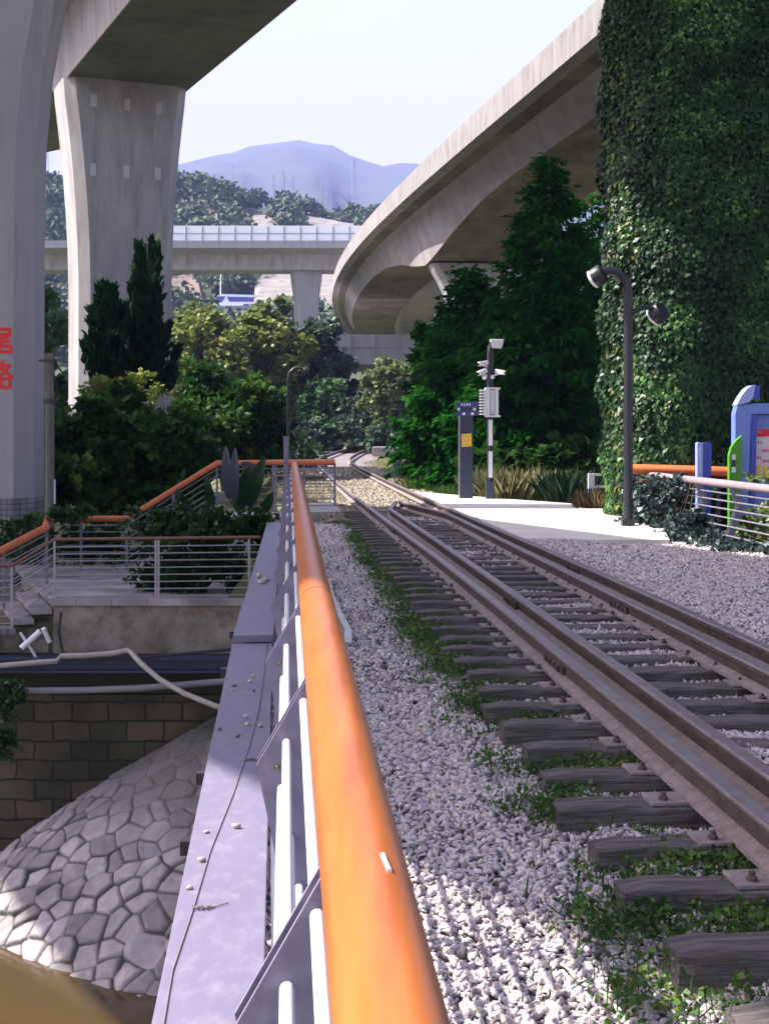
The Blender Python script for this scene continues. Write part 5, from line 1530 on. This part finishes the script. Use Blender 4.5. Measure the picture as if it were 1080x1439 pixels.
# ================================================================== TREES AND PLANTS
tree('tree', 'dense dark green tree left of the flared pier, behind the utility pole', 'tree', 20, 118, 372, 690, 62, 'mid_leaf', 8000, 0.26, 20, low=0.05, seed=1)
tree('tree', 'broad yellow green tree in blossom, right of the cypress pair', 'tree', 195, 362, 412, 650, 100, 'yellow_leaf', 15000, 0.34, 30, low=0.05, seed=2)
tree('tree', 'yellow tipped round tree in the centre, left of the slim park lamp', 'tree', 310, 445, 424, 636, 103, 'yellow_leaf', 12000, 0.34, 26, low=0.12, seed=3)
tree('tree', 'bluish green tree just left of the low bridge', 'tree', 395, 505, 437, 634, 106, 'blue_leaf', 12000, 0.36, 24, low=0.05, seed=4)
tree('tree', 'yellow green treetop in front of the small pale pier', 'tree', 350, 420, 405, 600, 104, 'light_leaf', 3500, 0.45, 10, low=0.3, seed=5)
tree('small_tree', 'small mid green tree at the left of the track bend', 'tree', 408, 500, 526, 634, 100, 'mid_leaf', 8000, 0.3, 18, low=0.05, seed=6)
tree('tree', 'pale green tree right of the track bend below the low bridge', 'tree', 500, 600, 492, 636, 93, 'light_leaf', 10000, 0.3, 20, low=0.02, seed=7)
tree('tree', 'shaded bluish tree under the low bridge beside its slim pier', 'tree', 462, 560, 540, 634, 109, 'blue_leaf', 6000, 0.36, 16, low=0.0, seed=21)
tree('tree', 'second shaded tree under the low bridge, nearer the conifers', 'tree', 535, 625, 505, 634, 113, 'blue_leaf', 6000, 0.36, 16, low=0.0, seed=22)
tree('tree', 'leafy shaded tree directly below the middle of the low bridge', 'tree', 470, 545, 524, 634, 116, 'mid_leaf', 5000, 0.36, 14, low=0.0, seed=23)
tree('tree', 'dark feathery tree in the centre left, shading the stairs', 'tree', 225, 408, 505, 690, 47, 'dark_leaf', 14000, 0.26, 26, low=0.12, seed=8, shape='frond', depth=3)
tree('tree', 'dark shrubby tree with yellow-lit tips in front of the flared pier', 'tree', 110, 240, 528, 720, 40, 'dark_leaf', 8000, 0.24, 18, low=0.0, seed=9, depth=2)
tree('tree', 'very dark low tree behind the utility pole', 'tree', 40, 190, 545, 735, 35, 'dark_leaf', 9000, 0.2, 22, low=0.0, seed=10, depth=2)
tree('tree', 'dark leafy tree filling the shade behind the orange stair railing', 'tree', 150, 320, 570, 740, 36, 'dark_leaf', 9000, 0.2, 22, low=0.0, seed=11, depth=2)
bush('sunlit_tips', 'yellow green sprays painting sunlit tips on top of the dark shrubs', (*P(165, 590, 40.2)[:2], P(0, 590, 40).z), (1.6, 1.2, 0.85), 'yellow_leaf', 2200, 0.13)  # yellow leaves paint the sunlight on the dark shrub tops
bush('shrub', 'green shrub on the track side of the dark feathery tree', (*P(400, 640, 60)[:2], -0.6), (2.2, 1.5, 1.4), 'mid_leaf', 2200, 0.22)
for (px, py, d, r, m, lb) in ((360, 637, 93, (2.6, 1, 1.0), 'light_leaf', 'pale hedge in the far left planter'), (480, 633, 99, (2.8, 1, 1.1), 'rust_leaf', 'rusty low shrub at the head of the track bend'), (545, 632, 88, (2.0, 1, 1.2), 'blue_leaf', 'bluish shrub behind the far right planter'),
                       (508, 600, 96, (2.2, 1.5, 2.2), 'blue_leaf', 'round bluish bush below the low bridge'), (440, 625, 97, (2.0, 1.2, 1.6), 'blue_leaf', 'dark blue green bush beside the far left planter'), (720, 672, 36.5, (1.7, 0.9, 0.8), 'dark_leaf', 'dark shrub behind the camera pole'),
                       (780, 668, 36, (1.6, 0.9, 0.9), 'dark_leaf', 'dark shrub under the conifer near the white post'), (635, 670, 41, (1.5, 0.9, 0.7), 'dark_leaf', 'dark shrub left of the navy signpost')):
    c = P(px, py, d)
    tag(bush('shrub', lb, (c.x, d, max(-0.1, c.z - r[2] * 0.5)), r, m, 1500, 0.22 if d < 50 else 0.3), lb, 'shrub')

# cypress pair at the pier's foot
def cypress(label, px, w, pyt, pyb, d, seed, n=6000):
    global rng
    rng = np.random.default_rng(seed)
    c = P(px, pyb, d); zt = P(0, pyt, d).z; H = zt - c.z; W_ = w / F * d / 2
    root = thing('cypress', label, 'cypress', (c.x, d, c.z), 'cypresses at the foot of the pier')
    trunk_mb(c, (c.x, d, c.z + H * 0.9), 0.12, 0.02, (), 0.05).build('trunk', 'bark', root, True)
    ns = 44
    sz = rng.random(ns) ** 1.1 * 0.82
    a = rng.random(ns) * 6.283
    rr_ = W_ * (0.85 - 0.75 * sz) * (0.5 + 0.7 * rng.random(ns))
    tips_len = H * (0.12 + 0.14 * rng.random(ns))
    it = rng.integers(0, ns, n); q_ = rng.random(n)
    bx = c.x + np.cos(a[it]) * rr_[it] * (0.6 + 0.5 * q_); by_ = d + np.sin(a[it]) * rr_[it] * (0.6 + 0.5 * q_)
    bz = c.z + H * (0.02 + 0.8 * sz[it]) + tips_len[it] * q_
    pts = np.stack([bx, by_, bz], 1) + rng.normal(size=(n, 3)) * (W_ * 0.13 * (1 - 0.85 * q_))[:, None]
    kz = (pts[:, 2] - c.z) / H
    up = np.stack([(pts[:, 0] - c.x) * 0.35, (pts[:, 1] - d) * 0.35, np.full(n, 0.9)], 1) + rng.normal(size=(n, 3)) * 0.25
    V, Fc = leaves(pts, up, rng.normal(size=(n, 3)) + np.array([0, -0.6, 0.2]), 0.3 * (0.6 + 0.7 * rng.random(n)), 'frond')
    link_mesh('crown', V, Fc, 'cypress_leaf', root)
cypress('taller dark cypress with pointed sprays at the right of the flared pier', 207, 88, 318, 560, 43.5, 31, 9000)
cypress('shorter bushy dark cypress at the left in front of the flared pier', 150, 78, 385, 560, 42.5, 32, 8000)

# big feathery conifers on the right
def conifer(label, px, w, pyt, pyb, d, seed, n, lean=0.0):
    global rng
    rng = np.random.default_rng(seed)
    c = P(px, pyb, d); c.z = 0.0; zt = P(0, pyt, d).z; H = zt; W_ = w / F * d / 2
    root = thing('conifer', label, 'conifer', (c.x, d, 0), 'feathery conifers beside the ramp')
    limbs = []
    nb = 120
    h = (np.arange(nb) + 0.5) / nb
    h = 1 - (1 - h) ** 0.85
    env = W_ * np.minimum(1.0, (1.02 - h) ** 0.75 * 1.25) * (0.72 + 0.42 * rng.random(nb))
    a = np.arange(nb) * 2.399 + rng.normal(size=nb) * 0.3
    tip = np.stack([c.x + np.cos(a) * env, d + np.sin(a) * env, H * (0.06 + 0.93 * h) + env * (0.10 - 0.28 * (1 - h))], 1)
    root_p = np.stack([np.full(nb, c.x), np.full(nb, d), H * (0.04 + 0.95 * h)], 1)
    for k in range(0, nb, 4):
        limbs.append((min(0.95, 0.04 + 0.95 * h[k]), Vector(tip[k]) * 0.8 + Vector(root_p[k]) * 0.2))
    trunk_mb((c.x, d, 0), (c.x, d, H * 0.97), 0.17, 0.02, limbs, 0.04).build('trunk', 'bark', root, True)
    wgt = env / env.sum()
    nt = n // 12
    ib = rng.choice(nb, nt, p=wgt); q_ = rng.random(nt) ** 0.7
    C = root_p[ib] * (1 - q_)[:, None] + tip[ib] * q_[:, None]
    wd = env[ib] * 0.30 * (1.1 - 0.7 * q_)
    tang = np.stack([-np.sin(a[ib]), np.cos(a[ib]), np.zeros(nt)], 1)
    C = C + tang * (rng.normal(size=nt) * wd)[:, None] + np.array([0, 0, 1]) * (rng.normal(size=nt) * 0.05 - 0.06)[:, None]
    it = rng.integers(0, nt, n)
    pts = C[it] + rng.normal(size=(n, 3)) * np.array([0.13, 0.13, 0.07])
    out = tip[ib[it]] - root_p[ib[it]]
    out /= np.linalg.norm(out, axis=1, keepdims=True) + 1e-6
    up = out * 0.9 + rng.normal(size=(n, 3)) * 0.4 + np.array([0, 0, -0.35])
    V, Fc = leaves(pts, up, np.array([0, 0, 1.0]) + rng.normal(size=(n, 3)) * 0.5, 0.24 * (0.6 + 0.7 * rng.random(n)), 'frond')
    link_mesh('crown', V, Fc, 'conifer_leaf', root)
conifer('tall pointed feathery conifer beside the ivy pillar', 768, 210, 208, 690, 38.5, 41, 30000)
conifer('lower broad feathery conifer in front of the ramp pier', 655, 200, 372, 690, 41, 42, 26000)
conifer('dark conifer filling the gap beside the ivy pillar', 830, 220, 262, 690, 42, 43, 18000)
conifer('feathery conifer joining the tall and the broad one', 712, 190, 385, 690, 39.5, 45, 16000)
tree('tree', 'bright leafy young tree at the left edge of the conifers', 'tree', 560, 665, 432, 672, 44, 'conifer_leaf', 7000, 0.22, 18, low=0.02, seed=44, shape='frond')

# grasses
def gc(px, py, d): 
    c = P(px, py, d); return (c.x, d, 0.0)
grass_clump('grass_clump', 'tall straw coloured grass at the right of the camera pole', gc(728, 705, 34.2), (0.8, 0.3), 0.85, 'straw_leaf', 620)
grass_clump('grass_clump', 'straw coloured grass between the signpost and the camera pole', gc(675, 700, 35), (0.3, 0.25), 0.8, 'straw_leaf', 240)
grass_clump('grass_clump', 'blue green reed clump by the short white post', gc(797, 708, 32.8), (0.5, 0.4), 0.85, 'reed_leaf', 520)
grass_clump('grass_clump', 'rusty dry grass clump at the foot of the ivy', gc(838, 722, 29.4), (0.32, 0.3), 0.55, 'rust_leaf', 380)
grass_clump('grass_clump', 'weedy grass at the edge of the dark block planter', gc(615, 690, 40), (1.2, 0.5), 0.5, 'straw_leaf', 500)

# lit verge of grass beyond the bridge
def verge(name, polyuv, n, h, m, label):
    us, vs2 = [], []
    P_ = np.array(polyuv)
    lo, hi = P_.min(0), P_.max(0)
    pts = []
    while len(pts) < n:
        x, y = lo + (hi - lo) * rng.random(2)
        ins = False
        for i in range(len(P_)):
            (x1, y1), (x2, y2) = P_[i], P_[i - 1]
            if (y1 > y) != (y2 > y) and x < (x2 - x1) * (y - y1) / (y2 - y1) + x1: ins = not ins
        if ins: pts.append((x, y))
    pts = np.array(pts)
    z = land_z(pts[:, 0], pts[:, 1])
    p3 = np.stack([pts[:, 0], pts[:, 1], z], 1)
    up = np.array([0, 0, 1.0]) + rng.normal(size=(n, 3)) * 0.35
    V, Fc = leaves(p3, up, rng.normal(size=(n, 3)) + np.array([0, -1, 0.3]), h * (0.5 + 0.8 * rng.random(n)), 'blade', 0.3)
    kind(link_mesh(name, V, Fc, m, origin=(0, 0, 0)), 'stuff', label)
def gp(px, py): p = G(px, py, 0); return (p.x, p.y)
verge('lawn', [gp(508, 651), gp(530, 646), gp(600, 643), gp(640, 660), gp(640, 690), gp(565, 680)], 9000, 0.16, 'straw_leaf', 'sunlit lawn to the right of the far track')
verge('lawn', [gp(423, 711), gp(492, 708), gp(474, 690), gp(452, 672), gp(420, 664), gp(340, 662), gp(360, 700)], 8000, 0.22, 'straw_leaf', 'yellow green grass left of the track behind the end railing')
verge('lawn', [gp(380, 648), gp(430, 650), gp(452, 640), gp(380, 637)], 3000, 0.2, 'straw_leaf', 'sunlit lawn in front of the far left planter')
verge('verge_grass', [gp(575, 690), gp(640, 700), gp(690, 702), gp(690, 690), gp(600, 676)], 3500, 0.3, 'weed_leaf', 'rough grass beside the track by the signpost')

# weeds among the sleepers
rng = np.random.default_rng(77)
def weeds():
    C = []
    for i in range(330):
        v = 3.9 + 24 * rng.random() ** 1.0
        if rng.random() < 0.62:
            u = rng.choice([1.25 + rng.normal() * 0.12, 1.6 + rng.normal() * 0.14, 1.35 + rng.random() * 0.45])
        else:
            u = rng.choice([2.35 + rng.random() * 0.6, 2.03, 3.25, 2.9])
        C.append((u, v, 0.5 + rng.random()))
    for (u, v, s) in ((1.22, 9.0, 1.6), (1.15, 12.0, 2.2), (1.2, 12.6, 2.0), (1.3, 15, 1.8), (1.62, 14.5, 2.0), (1.55, 7.2, 1.5), (1.25, 5.05, 1.8), (1.5, 5.6, 2.0), (1.65, 5.5, 2.0), (1.4, 5.0, 1.6), (1.55, 4.95, 1.7), (1.3, 6.55, 1.7), (1.2, 4.3, 1.4), (1.6, 8.3, 1.4), (1.35, 10.3, 1.4), (1.65, 11, 1.4)):
        for k in range(7): C.append((u + rng.normal() * .12, v + rng.normal() * .12, s * 0.75))
    for i in range(90): C.append((1.16 + 0.13 * rng.random(), 8.5 + 15 * rng.random(), 0.8 + 0.8 * rng.random()))
    C = np.array(C)
    per_ = 46
    n = len(C) * per_
    it = np.repeat(np.arange(len(C)), per_)
    rr = 0.06 * C[it, 2] * (0.4 + 0.6 * np.minimum(1.4, C[it, 1] / 10))
    u = C[it, 0] + rng.normal(size=n) * rr; v = C[it, 1] + rng.normal(size=n) * rr
    z = 0.03 + 0.035 * C[it, 2] * rng.random(n) * 1.5
    pts = np.stack([u * TR.x + v * TF.x, u * TR.y + v * TF.y, z], 1)
    up = rng.normal(size=(n, 3)) * 0.7 + np.array([0, 0, 0.5])
    V, Fc = leaves(pts, up, np.array([0, 0, 1.0]) + rng.normal(size=(n, 3)) * 0.5, (0.013 + 0.02 * rng.random(n)) * (0.7 + 0.3 * C[it, 2]), 'quad', 0.2)
    kind(link_mesh('weeds', V, Fc, 'weed_leaf', origin=(0, 0, 0)), 'stuff', 'green weeds growing between the sleepers and rails')
    # thin grass blades
    n = 7000
    it = rng.integers(0, len(C), n)
    u = C[it, 0] + rng.normal(size=n) * 0.11; v = C[it, 1] + rng.normal(size=n) * 0.13
    pts = np.stack([u * TR.x + v * TF.x, u * TR.y + v * TF.y, np.full(n, 0.03)], 1)
    up = rng.normal(size=(n, 3)) * 0.45 + np.array([0, 0, 1])
    V, Fc = leaves(pts, up, rng.normal(size=(n, 3)) + np.array([0, -1, .3]), 0.04 + 0.07 * rng.random(n), 'blade', 0.3)
    kind(link_mesh('grass', V, Fc, 'weed_leaf', origin=(0, 0, 0)), 'stuff', 'short grass tufts among the sleepers')
weeds()

# vines over the right railing
t = thing('vine', 'bluish green vine hanging over the end of the right railing', 'vine', (5.1, 23.5, 0))
blobs = []
for k in range(26):
    s = random.uniform(-0.5, 3.0)
    z = random.uniform(-0.1, 0.85) * (1 if s < 1.8 else 0.4)
    p = rr_pt(s, z, -0.1 - random.uniform(0, 0.45) * (0.9 - z))
    blobs.append((p.x, p.y, p.z, 0.35, 0.4, 0.26))
for k in range(30):
    s = random.uniform(-0.6, 6.2)
    p = rr_pt(s, 0.04, -0.35 - random.uniform(-.15, 0.35))
    blobs.append((p.x, p.y, 0.03, 0.38, 0.45, 0.17))
pts, dr = crown_pts(blobs, 9500, 0.5)
pts[:, 2] = np.maximum(pts[:, 2], -0.05)
V, Fc = leaves(pts, dr * 0.4 + rng.normal(size=pts.shape) * 0.5 + np.array([0, 0, -0.5]), np.array([-0.2, -0.5, 0.7]) + rng.normal(size=pts.shape) * 0.45, 0.085 * (0.6 + 0.8 * rng.random(len(pts))), 'ivy', 0.2)
link_mesh('foliage', V, Fc, 'vine_leaf', t)
mb = MB()
for k in range(14):
    s = random.uniform(-0.4, 2.6)
    mb.tube([rr_pt(s, -0.05, -0.4), rr_pt(s + 0.1, 0.4, -0.15), rr_pt(s + random.uniform(-.3, .3), 0.92, 0.0)], 0.008, 5)
mb.build('stem', 'bark', t)
blobs = [(*(rr_pt(random.uniform(2.2, 8), random.uniform(-0.2, 0.45), random.uniform(0.5, 1.6))), 0.4, 0.4, 0.3) for k in range(44)]
blobs += [(*(rr_pt(random.uniform(2.6, 7), random.uniform(0.0, 0.6), random.uniform(0.8, 1.8))), 0.35, 0.35, 0.3) for k in range(30)]
blobs += [(*(P(random.uniform(1062, 1110), random.uniform(652, 676), 23.2)), 0.22, 0.25, 0.12) for k in range(5)]
pts, dr = crown_pts(blobs, 11000, 0.5)
V, Fc = leaves(pts, dr * 0.5 + rng.normal(size=pts.shape) * 0.6, np.array([-0.3, -0.3, 0.8]) + rng.normal(size=pts.shape) * 0.5, 0.09 * (0.6 + 0.8 * rng.random(len(pts))), 'ivy', 0.2)
o = link_mesh('vine', V, Fc, 'vine_lit_leaf', None, origin=(5.8, 21, 0))
tag(o, 'leafy vine in painted sunlit green behind the rods of the right railing', 'vine')

# foreground plants on the left
def banana(name, label, base, lv, m, cat='plant'):
    root = thing(name, label, cat, tuple(base))
    for (px0, py0, px1, py1, d, w, mm) in lv:
        a, b = P(px0, py0, d), P(px1, py1, d - 0.25)
        ax = (b - a); L = ax.length; ax.normalize()
        sd = ax.cross(Vector((0, 1, 0.0))).normalized()
        vs_, fs = [], []
        n = 14
        ph = random.uniform(0, 6)
        for k in range(n + 1):
            q_ = k / n
            c = a.lerp(b, q_) + Vector((0, -0.12 * math.sin(q_ * 3.0), 0.0))
            ww = w * (math.sin(math.pi * min(1, 0.06 + 0.94 * q_)) ** 0.6) * (1 - 0.25 * q_)
            cup = Vector((0, 1, 0)) * (-0.35 * ww)
            rip = 0.012 * math.sin(k * 2.6 + ph)
            vs_ += [c - sd * ww + cup + Vector((0, rip, 0)), c, c + sd * ww + cup - Vector((0, rip, 0))]
            if k:
                o_ = (k - 1) * 3
                fs += [(o_, o_ + 1, o_ + 4, o_ + 3), (o_ + 1, o_ + 2, o_ + 5, o_ + 4)]
        MB().add(vs_, fs).build('leaf', mm, root, True)
        MB().tube([Vector(base), a.lerp(Vector(base), 0.4) + Vector((0.03, 0, 0)), a, a.lerp(b, 0.9) + Vector((0, -0.13, 0))], [0.03, 0.025, 0.015, 0.004], 6).build('stalk', m, root, True)
    return root
bb = P(345, 745, 26.6)
banana('banana_plant', 'banana plant with big upright leaves, some silvery, at the top of the stairs', bb,
       [(322, 700, 318, 626, 26.6, 0.12, 'banana_grey_leaf'), (330, 705, 331, 628, 26.4, 0.10, 'banana_grey_leaf'), (350, 712, 372, 641, 26.3, 0.15, 'banana_leaf'), (336, 715, 352, 655, 26.7, 0.17, 'banana_leaf'),
        (268, 722, 248, 686, 26.2, 0.10, 'banana_leaf'), (360, 660, 338, 650, 26.9, 0.10, 'banana_grey_leaf'), (300, 715, 290, 668, 26.8, 0.10, 'banana_leaf'), (372, 720, 384, 690, 26.0, 0.10, 'banana_leaf')], 'shrub_leaf')
rng = np.random.default_rng(9); random.seed(9)
for (px, py, d, r, m, n, ls, lb) in ((240, 745, 25.5, (0.75, 0.7, 0.55), 'shrub_leaf', 2600, 0.085, 'glossy green shrub at the left in the bed above the landing'), (310, 748, 25.4, (0.8, 0.7, 0.5), 'shrub_leaf', 2800, 0.085, 'glossy green shrub at the right in the bed above the landing'),
        (355, 752, 25.9, (0.55, 0.6, 0.5), 'dark_leaf', 1500, 0.09, 'dark shrub in the bed next to the lilac girder'), (290, 805, 25.0, (1.2, 0.55, 0.85), 'dark_leaf', 4200, 0.085, 'dark hanging foliage below the shrubs behind the front rods'),
        (125, 775, 30.4, (1.6, 0.4, 0.75), 'dark_leaf', 3200, 0.1, 'dark hedge put in for shade, seen through the rods behind the landing'), (345, 832, 24.7, (0.55, 0.4, 0.6), 'dark_leaf', 1600, 0.08, 'dark foliage at the right end of the landing beside the girder'), (30, 760, 27.5, (0.8, 0.7, 0.5), 'shrub_leaf', 2000, 0.1, 'green bush at the foot of the lettered pier'), (8, 1000, 22.7, (0.35, 0.45, 0.55), 'shrub_leaf', 1100, 0.07, 'green weeds hanging on the river wall at the left edge'), (5, 1052, 22.6, (0.3, 0.4, 0.3), 'shrub_leaf', 600, 0.07, 'lower tuft of weeds on the river wall at the left edge')):  # the dark hedge stands in for shaded ground behind the landing
    c = P(px, py, d)
    tag(bush('shrub', lb, (c.x, d, c.z - r[2] * 0.5), r, m, n, ls), lb, 'shrub')
c = P(92, 722, 28.4)
tag(bush('fern', 'light green fern at the foot of the utility pole', (c.x, 28.4, c.z - 0.1), (0.55, 0.4, 0.16), 'shrub_leaf', 700, 0.14, shape='frond'), 'light green fern at the foot of the utility pole', 'fern')
grass_clump('grass_clump', 'pale spidery grass at the edge of the landing by the steps', (*P(232, 830, 25.2)[:2], LZ), (0.35, 0.3), 0.6, 'reed_leaf', 220)

# ================================================================== HAZE
hm = bpy.data.materials.new('haze_air')
hm.use_nodes = True
N, L = hm.node_tree.nodes, hm.node_tree.links
N.remove(N['Principled BSDF'])
pv = N.new('ShaderNodeVolumePrincipled')
pv.inputs['Color'].default_value = (0.40, 0.46, 1.0, 1)
pv.inputs['Density'].default_value = 0.00023
pv.inputs['Anisotropy'].default_value = 0.0
L.new(pv.outputs[0], N['Material Output'].inputs['Volume'])
MATS['haze_air'] = hm
hb = MB().box((0, 1600, 261.6), (6400, 3420, 540.6)).build('haze', 'haze_air')
kind(hb, 'stuff', 'thin pale air')
